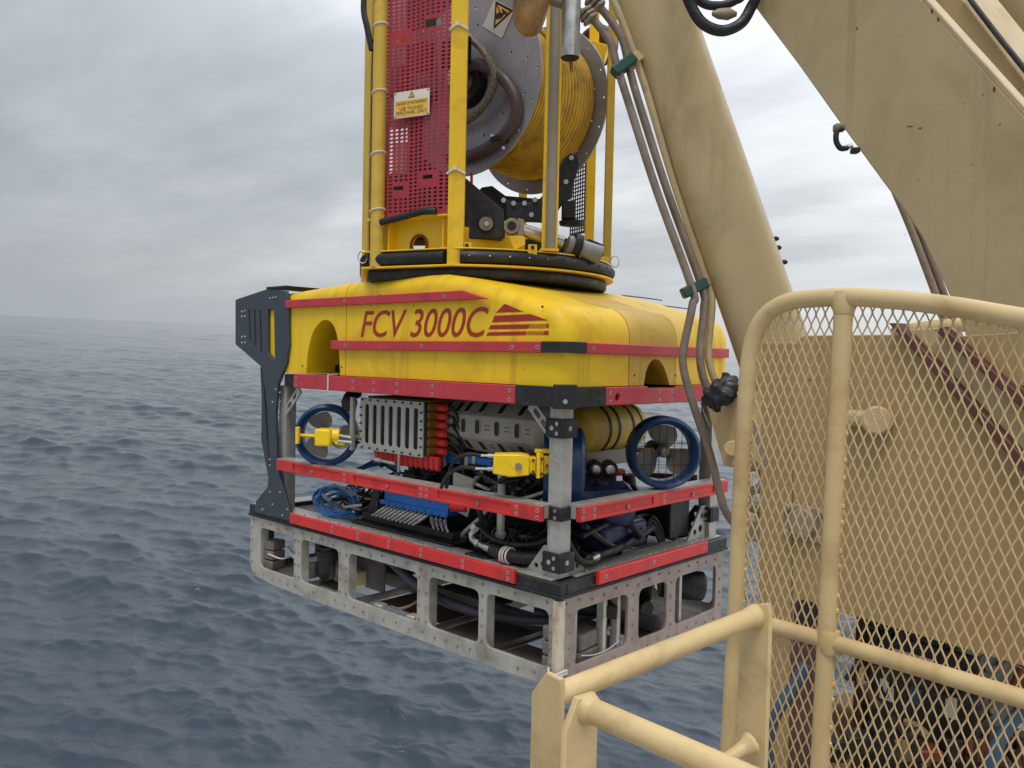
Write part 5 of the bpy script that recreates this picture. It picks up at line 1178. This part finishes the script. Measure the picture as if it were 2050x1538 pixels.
# hoses hanging between leg and boom at the top
hh = thing('hose_loop', 'black hose loop hanging between the tan leg and the wide boom', 'hose', dep(1450, 68, 4.1))
part('hose', G().tube(spl([dep(1345, -210, 4.5), dep(1355, -120, 4.25), dep(1370, -30, 4.1), dep(1385, 15, 4.1), dep(1408, 48, 4.1), dep(1445, 62, 4.1), dep(1482, 48, 4.1), dep(1502, 18, 4.1), dep(1515, -20, 4.1), dep(1512, -120, 4.3), dep(1490, -210, 4.6)]), .027, 12), M['tarp'], hh)
part('hose', G().tube(spl([dep(1360, -200, 4.5), dep(1366, -100, 4.25), dep(1380, -30, 4.15), dep(1405, 5, 4.15), dep(1440, 12, 4.15), dep(1470, 2, 4.15), dep(1490, -20, 4.15), dep(1495, -120, 4.35), dep(1480, -210, 4.6)]), .022, 12), M['tarp'], hh)
part('rag', G().lathe(dep(1450, 28, 4.12), RT, [(-.06, .01), (-.03, .025), (.02, .03), (.06, .012)], 9), M['zinc'], hh)
hk = thing('hook_hose', 'small black hose hook at the lower edge of the wide boom', 'hose', dep(1690, 295, 3.35))
part('hose', G().tube(spl([dep(1688, 258, 3.35), dep(1676, 262, 3.35), dep(1674, 282, 3.35), dep(1683, 297, 3.35), dep(1697, 296, 3.35)]), .011, 10), M['rubber'], hk)
part('hose_end', G().cyl(dep(1690, 297, 3.35), dep(1706, 292, 3.35), .010, n=10), M['steel'], hk); part('bracket', G().obox(dep(1680, 256, 3.37), RT * .02, FW * .02, zz * .014), M['zinc'], hk, bev=.004)
part('bracket', G().obox(dep(1712, 302, 3.37), RT * .014, FW * .02, zz * .010), M['dark'], hk, bev=.003)
# foot of the leg: open tan bracket with a black tarp bundle, links below
ft = thing('leg_bracket', 'pale tan open steel bracket below the slanting leg, right of the pipes', 'bracket', dep(1500, 1000, 4.4))
PF = Plane(dep(1460, 860, 4.45), 150)
slab(PF, [(1415, 814), (1520, 782), (1560, 800), (1560, 960), (1497, 912), (1462, 936), (1448, 932), (1444, 915)], .016, 'tan_rail', ft, 'bracket_plate', .003)
slab(Plane(dep(1460, 860, 4.62), 150), [(1430, 812), (1560, 780), (1560, 930), (1450, 930)], .016, 'tan_rail', ft, 'bracket_plate', .003)
part('bracket_boss', G().cyl(PF.hit(1466, 898, -.01), PF.hit(1466, 898, .012), .042, n=20), M['tan_rail'], ft, bev=.006)
for i, (x, y, r) in enumerate(((1508, 960, .05), (1515, 1000, .045), (1505, 1035, .05))):
    c = dep(x, y, 4.4); part('link', G().tube([c + RT * r * math.cos(t) + zz * r * 1.25 * math.sin(t) for t in np.linspace(0, 6.283, 20)], .02, 8), M['zinc'], ft)
part('link_block', G().obox(dep(1505, 1058, 4.4), RT * .07, FW * .05, zz * .06), M['zinc'], ft, bev=.015)
def tarp():
    c = dep(1444, 786, 4.42); g = G(); n, m = 40, 26; rd = random.Random(3)
    for j in range(m + 1):
        v = math.pi * j / m
        for i in range(n):
            u = 2 * math.pi * i / n; k = 1 + .14 * math.sin(3 * u + 3 * v) + .09 * math.sin(6 * u - 5 * v) + .03 * rd.uniform(-1, 1)
            g.v.append(c + RT * (.088 * max(0, math.sin(v)) ** .7 * math.cos(u) * k) + FW * .07 * math.sin(v) * math.sin(u) * k + zz * (.072 * math.cos(v) * k + .02 * math.cos(u)))
    for j in range(m):
        for i in range(n): i2 = (i + 1) % n; g.f.append((j * n + i, j * n + i2, (j + 1) * n + i2, (j + 1) * n + i))
    t_ = solo('tarp_bundle', g, M['tarp'], 'crumpled black tarp bundle stuffed in the pale tan bracket', 'tarp', smooth=30)
tarp()

# pedestal housing behind the mesh
ped = thing('pedestal_housing', 'large plain tan steel housing behind the diamond mesh fence', 'steel housing', dep(1900, 1300, 3.4))
PD = Plane(dep(1700, 1000, 3.25), H1)
uvh = lambda x, y: PD.uv(PD.hit(x, y))
outer = rpoly([(*uvh(1588, 705), .02), (*uvh(1600, 672), .06), (*uvh(1790, 670), .02), (*uvh(1930, 672), 0), (*uvh(3000, 605), 0), (*uvh(3000, 1618), 0), (*uvh(1688, 1228), .03), (*uvh(1586, 1203), .03)], .02, 4)
part('front_plate', G().flat(plate(outer, [], .02, .004), lambda q: PD.pt(q[0], q[1], q[2] - .01)), M['tan_house'], ped)
# bent wing to the left
e0 = [PD.hit(1588, y) for y in (700, 1215)]; wing = V((math.cos(R_(156)), math.sin(R_(156)), 0))
A0, A1 = e0[0].copy(), e0[1].copy(); A0.z += .03; A1.z = -.44
wg = [A0, A0 + wing * .20, V((A1.x, A1.y, -.44)) + wing * .20, A1]
part('side_wing', G().prism([p - PD.n * .004 for p in wg], -PD.n * .02), M['tan_house'], ped, bev=.004)
part('plate_post', G().prism([PD.hit(1590, 1200) + V((0, 0, 0)), PD.hit(1650, 1222), PD.pt(PD.uv(PD.hit(1650, 1222))[0], -.44), PD.pt(PD.uv(PD.hit(1590, 1200))[0], -.44)], -PD.n * .03), M['maroon'], ped)
sgD = 1 if PD.uv(PD.hit(2000, 1000))[0] > PD.uv(PD.hit(1600, 1000))[0] else -1
u_a, u_b = PD.uv(PD.hit(1610, 700))[0], PD.uv(PD.hit(2950, 700))[0]; z_t = PD.hit(1700, 676).z
part('top_plate', G().prism([PD.pt(u_a, z_t, -.024), PD.pt(u_b, z_t, -.024), PD.pt(u_b, z_t, -.60), PD.pt(u_a, z_t, -.60)], (0, 0, -.016)), M['tan_house'], ped)
part('back_plate', G().prism([PD.pt(u_a, z_t - .02, -.585), PD.pt(u_b, z_t - .02, -.585), PD.pt(u_b, .55, -.585), PD.pt(u_a, .55, -.585)], PD.n * .014), M['tan_house'], ped)
# cover plate with round dome
PDo = PD
c = PD.hit(1612, 1047, .012); cv = part('cover_plate', G().flat(plate(rr(-.095, .095, -.07, .07, .02), [], .02, .004), lambda q: c + PD.d * q[0] + zz * q[1] + PD.n * q[2]), M['zinc'], ped, label='grey cast cover with a round dome')
sub('dome', G().lathe(c, PD.n, [(0, .062), (.018, .062), (.03, .054), (.034, .02)], 22), M['zinc'], cv)
g = G()
for a, b_ in ((-.075, .052), (.075, .052), (-.075, -.052), (.075, -.052)): g.lathe(c + PD.d * a + zz * b_, PD.n, [(0, .018), (.02, .018), (.026, .01)], 8)
sub('cover_bolts', g, M['zinc'], cv, kind='stuff')
part('slot_opening', G().flat(plate(rr(-.06, .06, -.085, .085, .03), [], .006, 0), lambda q: PD.hit(1622, 1248, .004) + PD.d * q[0] + zz * q[1] + PD.n * q[2]), M['ink_black'], ped)
part('lug', G().obox(PD.hit(1722, 838, .03), PD.d * .10, PD.n * .03, zz * .030), M['tan'], ped, bev=.02); part('lug', G().cyl(PD.hit(1755, 842, 0), PD.hit(1755, 842, .06), .055, n=18), M['tan'], ped, bev=.01)
part('rod', G().obox(PD.hit(1515, 880, .2), RT * .012, FW * .01, (zz - RT * .35) * .10), M['pipe'], ped, bev=.003)
# maroon edged sloping tray in front of the housing
tr = thing('sloping_tray', 'tan sloping tray with two maroon edge bars behind the mesh fence', 'tray', dep(2050, 1000, 2.9))
PT = Plane(dep(1900, 800, 2.95), H1)
slab(PT, [(1815, 660), (1900, 655), (2600, 1260), (2600, 1500)], .03, 'tan', tr, 'tray_web', .004)
for pts in ([(1792, 648), (1812, 648), (2600, 1485), (2600, 1535)], [(1884, 662), (1900, 655), (2600, 1260), (2600, 1300)]):
    uv = [PT.uv(PT.hit(x, y)) for x, y in pts]; part('edge_bar', G().flat(plate(uv, [], .06, .004), lambda q: PT.pt(q[0], q[1], .02 + q[2])), M['maroon_bar'], tr)
# rail and mesh further back
br = thing('rear_handrail', 'tan handrail with mesh behind the sloping tray at the right edge', 'handrail', dep(1950, 1000, 3.9))
part('rail', G().tube(spl([dep(1790, 668, 3.7), dep(1830, 660, 3.7), dep(1900, 652, 3.7), dep(1975, 650, 3.7)]), .03, 12), M['tan_rail'], br); part('rail', G().tube([dep(1965, 650, 3.7), dep(2060, 900, 3.6)], .03, 12), M['tan_rail'], br)
PM2 = Plane(dep(1930, 750, 3.72), H1)
def zigzag(pl, u0, u1, z0, z1, wd, ht, k, r, ztop=None, n=5):
    """one strand of expanded mesh: zigzag about u with short straight bonds"""
    uc = u0 + k * wd / 2; sg = 1 if k % 2 else -1; pts = []; z = z0; i = 0
    while z < z1:
        u = uc + sg * (wd / 4 - r * .8) * (1 if i % 2 else -1)
        if ztop is None or z < ztop(u):
            pts.append(pl.pt(u, z - ht * .07)); pts.append(pl.pt(u, z + ht * .07))
        z += ht / 2; i += 1
    return pts
u0 = PM2.uv(PM2.hit(1885, 700))[0]; u1 = PM2.uv(PM2.hit(2060, 900))[0]; lo_, hi_ = min(u0, u1), max(u0, u1)
k = 0
while lo_ + k * .02 < hi_:
    pts = zigzag(PM2, lo_, hi_, .7, 1.42, .04, .08, k, .003); part('mesh_strand', G().tube(pts, .003, 4), M['tan_mesh'], br); k += 1

# ------------------------------------------------------------------ diamond mesh fence
fe = thing('mesh_fence', 'tan tube frame filled with diamond mesh, in front of the tan housing', 'mesh fence', dep(1660, 1500, 2.25))
PMF = Plane(dep(1665, 1000, 2.25), H1)
h = PMF.hit
LEFT = [(1452, 1570), (1458, 1500), (1470, 1280), (1480, 1060), (1490, 860), (1498, 740)]
TOP = [(1503, 700), (1515, 660), (1540, 625), (1580, 604), (1640, 597), (1700, 595), (1760, 598), (1830, 604), (1920, 616), (2000, 630), (2110, 650), (2300, 690), (2600, 765)]
fpts = [h(x, y) for x, y in LEFT + TOP]; b0 = fpts[0].copy(); b0.z = -.45
ftb = part('frame_tube', G().tube(spl([b0] + fpts, 6), .0245, 16), M['tan_rail'], fe)
m0 = h(1690, 600); m1 = h(1640, 1560); dm = (m1 - m0); m2 = m0 + dm * ((m0.z + .45) / -dm.z)
part('middle_post', G().tube([m0, m1, m2], .0245, 16), M['tan_rail'], fe)
part('lower_rail', G().tube([h(1545, 1252), h(1660, 1284)], .022, 14), M['tan_rail'], fe); part('lower_rail', G().tube([h(1662, 1285), h(1850, 1340), h(2110, 1418), h(2590, 1562)], .022, 14), M['tan_rail'], fe)
e0_ = h(2600, 765); part('end_post', G().tube([e0_, V((e0_.x, e0_.y, -.45))], .0245, 16), M['tan_rail'], fe)
for p in (h(1690, 606), h(1661, 1284)): part('weld_bead', G().lathe(p, zz, [(-.03, .026), (-.015, .030), (.015, .030), (.03, .026)], 14), M['tan_rail'], fe)
us = [PMF.uv(p) for p in spl(fpts, 6)]
sgn = 1 if PMF.uv(h(2000, 1000))[0] > PMF.uv(h(1500, 1000))[0] else -1
tops = sorted([(u * sgn, z) for u, z in us[len(LEFT) * 6 - 8:]]); lefts = sorted([(z, u * sgn) for u, z in us[:len(LEFT) * 6 - 4]])
def ztop(u):
    u *= sgn
    if u < tops[0][0]: return tops[0][1] * 0 - 9
    for (a, b_), (c_, d_) in zip(tops, tops[1:]):
        if a <= u <= c_: return b_ + (d_ - b_) * (u - a) / max(1e-6, c_ - a)
    return tops[-1][1]
def uleft(z):
    for (a, b_), (c_, d_) in zip(lefts, lefts[1:]):
        if a <= z <= c_: return b_ + (d_ - b_) * (z - a) / max(1e-6, c_ - a)
    return lefts[0][1] if z < lefts[0][0] else lefts[-1][1]
uL = min(PMF.uv(h(1452, 1560))[0] * sgn, PMF.uv(h(1500, 700))[0] * sgn); uR = PMF.uv(h(2585, 1000))[0] * sgn
beads = G(); k = 0; WD, HT = .0270, .0600
while uL + k * WD / 2 < uR:
    uc = uL + k * WD / 2; s_ = 1 if k % 2 else -1; run = []; z = -.42; i = 0; runs = []
    while z < 1.5:
        jit = .0006 * math.sin(k * 12.9 + i * 7.7); u = uc + s_ * (WD / 4 - .0012) * (1 if i % 2 else -1) + jit
        ok = z < ztop(u * sgn) + .004 and u > uleft(z) - .002
        if ok: run += [PMF.pt(u * sgn, z - HT * .075, -.006), PMF.pt(u * sgn, z + HT * .075, -.006)]
        elif run: runs.append(run); run = []
        z += HT / 2; i += 1
    if run: runs.append(run)
    for rn in runs:
        if len(rn) >= 2: part('mesh_strand', G().tube(rn, .0022, 5), M['tan_mesh'], fe)
        beads.lathe(rn[-1], zz, [(-.007, .002), (-.004, .005), (.004, .005), (.007, .002)], 7)
    k += 1
for z in np.arange(-.3, 1.2, HT):
    beads.lathe(PMF.pt(uleft(z) * sgn + sgn * .022, z, -.004), zz, [(-.007, .002), (-.004, .0055), (.004, .0055), (.007, .002)], 7)
    um = PMF.uv(m0 + dm * ((m0.z - z) / -dm.z))[0]
    for q in (-.022, .022): beads.lathe(PMF.pt(um + q * 1.08, z + q + .01 * math.sin(z * 50), -.004), zz, [(-.007, .002), (-.004, .0055), (.004, .0055), (.007, .002)], 7)
part('weld_beads', beads, M['tan_rail'], fe, kind='stuff')

# ------------------------------------------------------------------ near handrails
def handrail(label, cat, pl, left, lplate, right, rplate, depthL):
    pass
# rail running outboard, with flat posts at both ends
d0, d1 = 1.76, 2.17
A0, A1 = dep(1112, 1392, d0), dep(1515, 1232, d1); az = (A1 - A0); 
A1 = A0 + az
r1 = thing('handrail', 'tan handrail sloping up to the right in the foreground, between two flat end posts', 'handrail', V((A0.x, A0.y, -.45)), 'handrails at the ship side')
part('rail_pipe', G().tube([A0, A1], .0245, 24), M['tan_rail'], r1)
dr_ = V((az.x, az.y, 0)).normalized(); nr_ = V((dr_.y, -dr_.x, 0))
PE = Plane(A0, H1)
def flat_post(pl, pts, th, parent, z_bottom=-.45, off=0):
    uv = [pl.uv(pl.hit(x, y)) for x, y in pts]; uv[-1] = (uv[-1][0], z_bottom); uv[-2] = (uv[-2][0], z_bottom)
    part('flat_post', G().flat(plate(uv, [], th, .003), lambda q: pl.pt(q[0], q[1], off + q[2])), M['tan_rail'], parent)
flat_post(PE, [(1068, 1385), (1098, 1345), (1128, 1360), (1128, 1538), (1064, 1538)], .014, r1)
PE1 = Plane(A1, H1)
flat_post(PE1, [(1483, 1260), (1515, 1210), (1540, 1207), (1545, 1230), (1535, 1538), (1477, 1538)], .014, r1, off=.0)
part('weld_collar', G().lathe(A1 - az.normalized() * .035, az, [(0, .025), (.02, .029), (.035, .030)], 20), M['tan_rail'], r1)
part('stub_pipe', G().tube([dep(1440, 1530, 2.12), dep(1498, 1492, 2.135)], .017, 14), M['tan_rail'], r1); part('stub_weld', G().lathe(dep(1500, 1491, 2.14), dep(1500, 1491, 2.14) - dep(1440, 1530, 2.12), [(-.03, .018), (-.012, .022), (.004, .030), (.014, .026), (.018, .012)], 16), M['tan_rail'], r1)
# rail running along the ship side, nearer
B0 = dep(1176, 1419, 1.66); bd = V((math.cos(R_(H1)), math.sin(R_(H1)), 0)); 
B1 = dep(1500, 1562, 1.40)
r2 = thing('handrail', 'tan handrail sloping down to the right in the foreground, flat post at its left end', 'handrail', V((B0.x, B0.y, -.45)), 'handrails at the ship side')
bz = (B1 - B0).normalized()
part('rail_pipe', G().tube([B0 + bz * .004, B1 + bz * .5], .0245, 24), M['tan_rail'], r2)
part('weld_collar', G().lathe(B0, bz, [(.0, .031), (.006, .031), (.014, .027), (.02, .0248)], 20), M['tan_rail'], r2)
bx = V((bz.x, bz.y, 0)).normalized()
PR = Plane(B0 - bx * .006, math.degrees(math.atan2(bx.y, bx.x)) + 90)
flat_post(PR, [(1127, 1465), (1152, 1396), (1188, 1385), (1194, 1398), (1190, 1538), (1124, 1538)], .014, r2)

# ------------------------------------------------------------------ deck and gear behind the fence
DZ = -.45
o0 = V((A0.x, A0.y, 0)); o1 = V((A1.x, A1.y, 0)); dn = (o1 - o0).normalized(); fb = fpts[0]; wb = wg[1]
pts = [o0 - dn * .5, o1 + dn * .12, V((fb.x, fb.y, 0)) + PMF.n * -.05, V((wb.x, wb.y, 0)) - wing * -.03, V((wb.x, wb.y, 0)) - PD.n * .8, PD.pt(u_b, 0, -.8), PD.pt(u_b, 0, 4.5), PD.pt(u_b, 0, 4.5) - PD.d * sgD * 3.2]
g = G().prism([V((p.x, p.y, DZ - .05)) for p in pts], (0, 0, .05)); dk_ = link('deck', mesh_of(g, 'deck'), M['deck']); dk_.matrix_world = SHIP; dk_['kind'] = 'structure'
# black equipment case
PQ2 = Plane(dep(1850, 1400, 3.2), H1)
ec = thing('equipment_case', 'black ribbed equipment case with pale labels behind the lower part of the mesh fence', 'equipment case', dep(1850, 1530, 3.2))
def pbox(pl, x0, x1, y0, y1, off, th, m, parent, name, bev=.006, label=None):
    a, b_ = pl.uv(pl.hit(x0, (y0 + y1) / 2)), pl.uv(pl.hit(x1, (y0 + y1) / 2)); z1_, z0_ = pl.hit((x0 + x1) / 2, y0).z, pl.hit((x0 + x1) / 2, y1).z
    c_ = pl.pt((a[0] + b_[0]) / 2, (z0_ + z1_) / 2, off - th / 2); return part(name, G().obox(c_, pl.d * abs(a[0] - b_[0]) / 2, zz * (z1_ - z0_) / 2, pl.n * th / 2), M[m], parent, bev=bev, label=label)
pbox(PQ2, 1735, 1955, 1285, 1652, 0, .35, 'black', ec, 'case_body', .012)
pbox(PQ2, 1735, 1900, 1250, 1280, .01, .3, 'dark', ec, 'case_lid', .012)
for i in range(7): pbox(PQ2, 1750 + i * 27, 1762 + i * 27, 1262, 1283, .02, .03, 'rubber', ec, 'lid_rib', .002)
for x0, y0, x1, y1, m in ((1762, 1362, 1790, 1402, 'pale'), (1822, 1378, 1846, 1412, 'hose_dull'), (1893, 1395, 1916, 1438, 'white')): pbox(PQ2, x0, x1, y0, y1, .003, .004, m, ec, 'label_tag', 0)
pbox(PQ2, 1790, 1870, 1310, 1322, .003, .004, 'pale', ec, 'label_strip', 0)
mc = thing('machine', 'brown and salmon machine with pipework around the foot of the black equipment case', 'machine', dep(2000, 1500, 3.4))
PQ3 = Plane(dep(2000, 1400, 3.45), H1)
pbox(PQ3, 1960, 2120, 1335, 1450, 0, .4, 'salmon', mc, 'machine_body', .02); pbox(PQ3, 1660, 2100, 1470, 1640, .08, .2, 'deck', mc, 'machine_bed', .02)
pbox(PQ3, 1960, 2060, 1300, 1330, .02, .2, 'dark', mc, 'machine_top', .01)
pp = thing('steel_column', 'tan column standing between the sea gap and the black equipment case', 'column', dep(1715, 1500, 3.5))
PQ4 = Plane(dep(1715, 1350, 3.5), H1); pbox(PQ4, 1708, 1728, 1200, 1560, 0, .1, 'maroon', pp, 'column_body', .005)
for nm, lab, pts, r in (('hose', 'blue hose hanging at the left edge of the housing behind the mesh fence', [(1612, 1330), (1585, 1380), (1556, 1425), (1540, 1470), (1538, 1520), (1548, 1580)], .020), ('hose', 'blue hose at the lower right corner behind the mesh fence', [(2070, 1400), (2030, 1440), (1995, 1495), (1975, 1570)], .022)):
    t_ = 2.9; q = [dep(x, y, t_) for x, y in pts]
    solo(nm, G().tube(spl(q), r, 12), M['hose_dull'], lab, 'hose')

# ------------------------------------------------------------------ paint chips, runs and scuffs with a shape of their own
def chip_marks(parent, items, fn, m='rust', name='paint_chips'):
    g = G(); rd = random.Random(11)
    for x, y, lx, ly in items:
        n = 9; pts = []
        for i in range(n):
            t = 2 * math.pi * i / n; k = rd.uniform(.45, 1.1); pts.append(fn(x + lx * k * math.cos(t), y + ly * k * math.sin(t)))
        nrm = (pts[2] - pts[0]).cross(pts[5] - pts[0]).normalized(); nrm = nrm if nrm.dot(CAM - pts[0]) > 0 else -nrm
        g.prism([p + nrm * .0006 for p in pts], nrm * .0006)
    part(name, g, M[m], parent, smooth=0, kind='stuff')
chip_marks(boom, [(1822, 253, 9, 1.2), (1842, 257, 4, 2), (1878, 38, 3, 8), (1866, 22, 3, 6), (1990, 178, 3, 7), (1716, 57, 2, 3), (1968, 190, 1.5, 1.5), (1838, 360, 1.5, 1.5), (2002, 250, 1.5, 3), (1930, 208, 1.2, 1.2), (1778, 154, 1.2, 1.2), (1945, 330, 1.3, 1.3), (1812, 470, 1, 1), (1700, 140, 1, 1)], lambda x, y: PB.hit(x, y))
chip_marks(ped, [(1900, 1010, 2, 2), (1745, 1060, 1.6, 1.6), (1830, 905, 1.5, 2), (1960, 1120, 2, 2), (1620, 760, 3, 1.5), (1700, 700, 2, 1), (1650, 950, 1.5, 1.5), (1890, 1190, 2, 1.5)], lambda x, y: PD.hit(x, y, .002))
# run-off streaks and grime along the lower edge of the housing

chip_marks(rov, [(1086, 614, 3.5, 3.5), (1083, 712, 1.2, 1.2), (972, 728, 1.2, 1.2), (860, 705, 1, 1), (760, 590, 2.5, 1), (828, 612, 1.5, 1.5), (1050, 740, 2, 1), (640, 620, 1.5, 1)], lambda x, y: on(x, y, 'y', -.0006), name='gouges')
part('weld_bead', G().tube([PB.hit(x, y, .0) for x, y in ((1846, -10), (1900, 50), (1960, 117), (2052, 218), (2120, 300))], .006, 8), M['tan'], boom)
# brown and dark fittings packed low behind the fence
rd = random.Random(31)
for i in range(26):
    x, y = rd.uniform(1690, 2050), rd.uniform(1330, 1530); t = rd.uniform(3.0, 3.14)
    a = dep(x, y, t); b_ = dep(x + rd.uniform(-60, 60), y + rd.uniform(-40, 60), t + rd.uniform(-.05, .1)); c = (a + b_) / 2 + zz * rd.uniform(-.05, .03)
    part('fitting_pipe', G().tube(spl([a, c, b_], 6), rd.uniform(.006, .016), 7), M[rd.choice(['rust', 'dark', 'maroon', 'rubber', 'dark', 'deck'])], mc)
for i in range(9):
    x, y = 1670 + i * 46, 1500 + rd.uniform(-25, 20); part('fitting_block', G().obox(dep(x, y, 3.1), RT * rd.uniform(.02, .05), FW * .04, zz * rd.uniform(.02, .05)), M[rd.choice(['deck', 'maroon', 'dark', 'rust'])], mc, bev=.006)
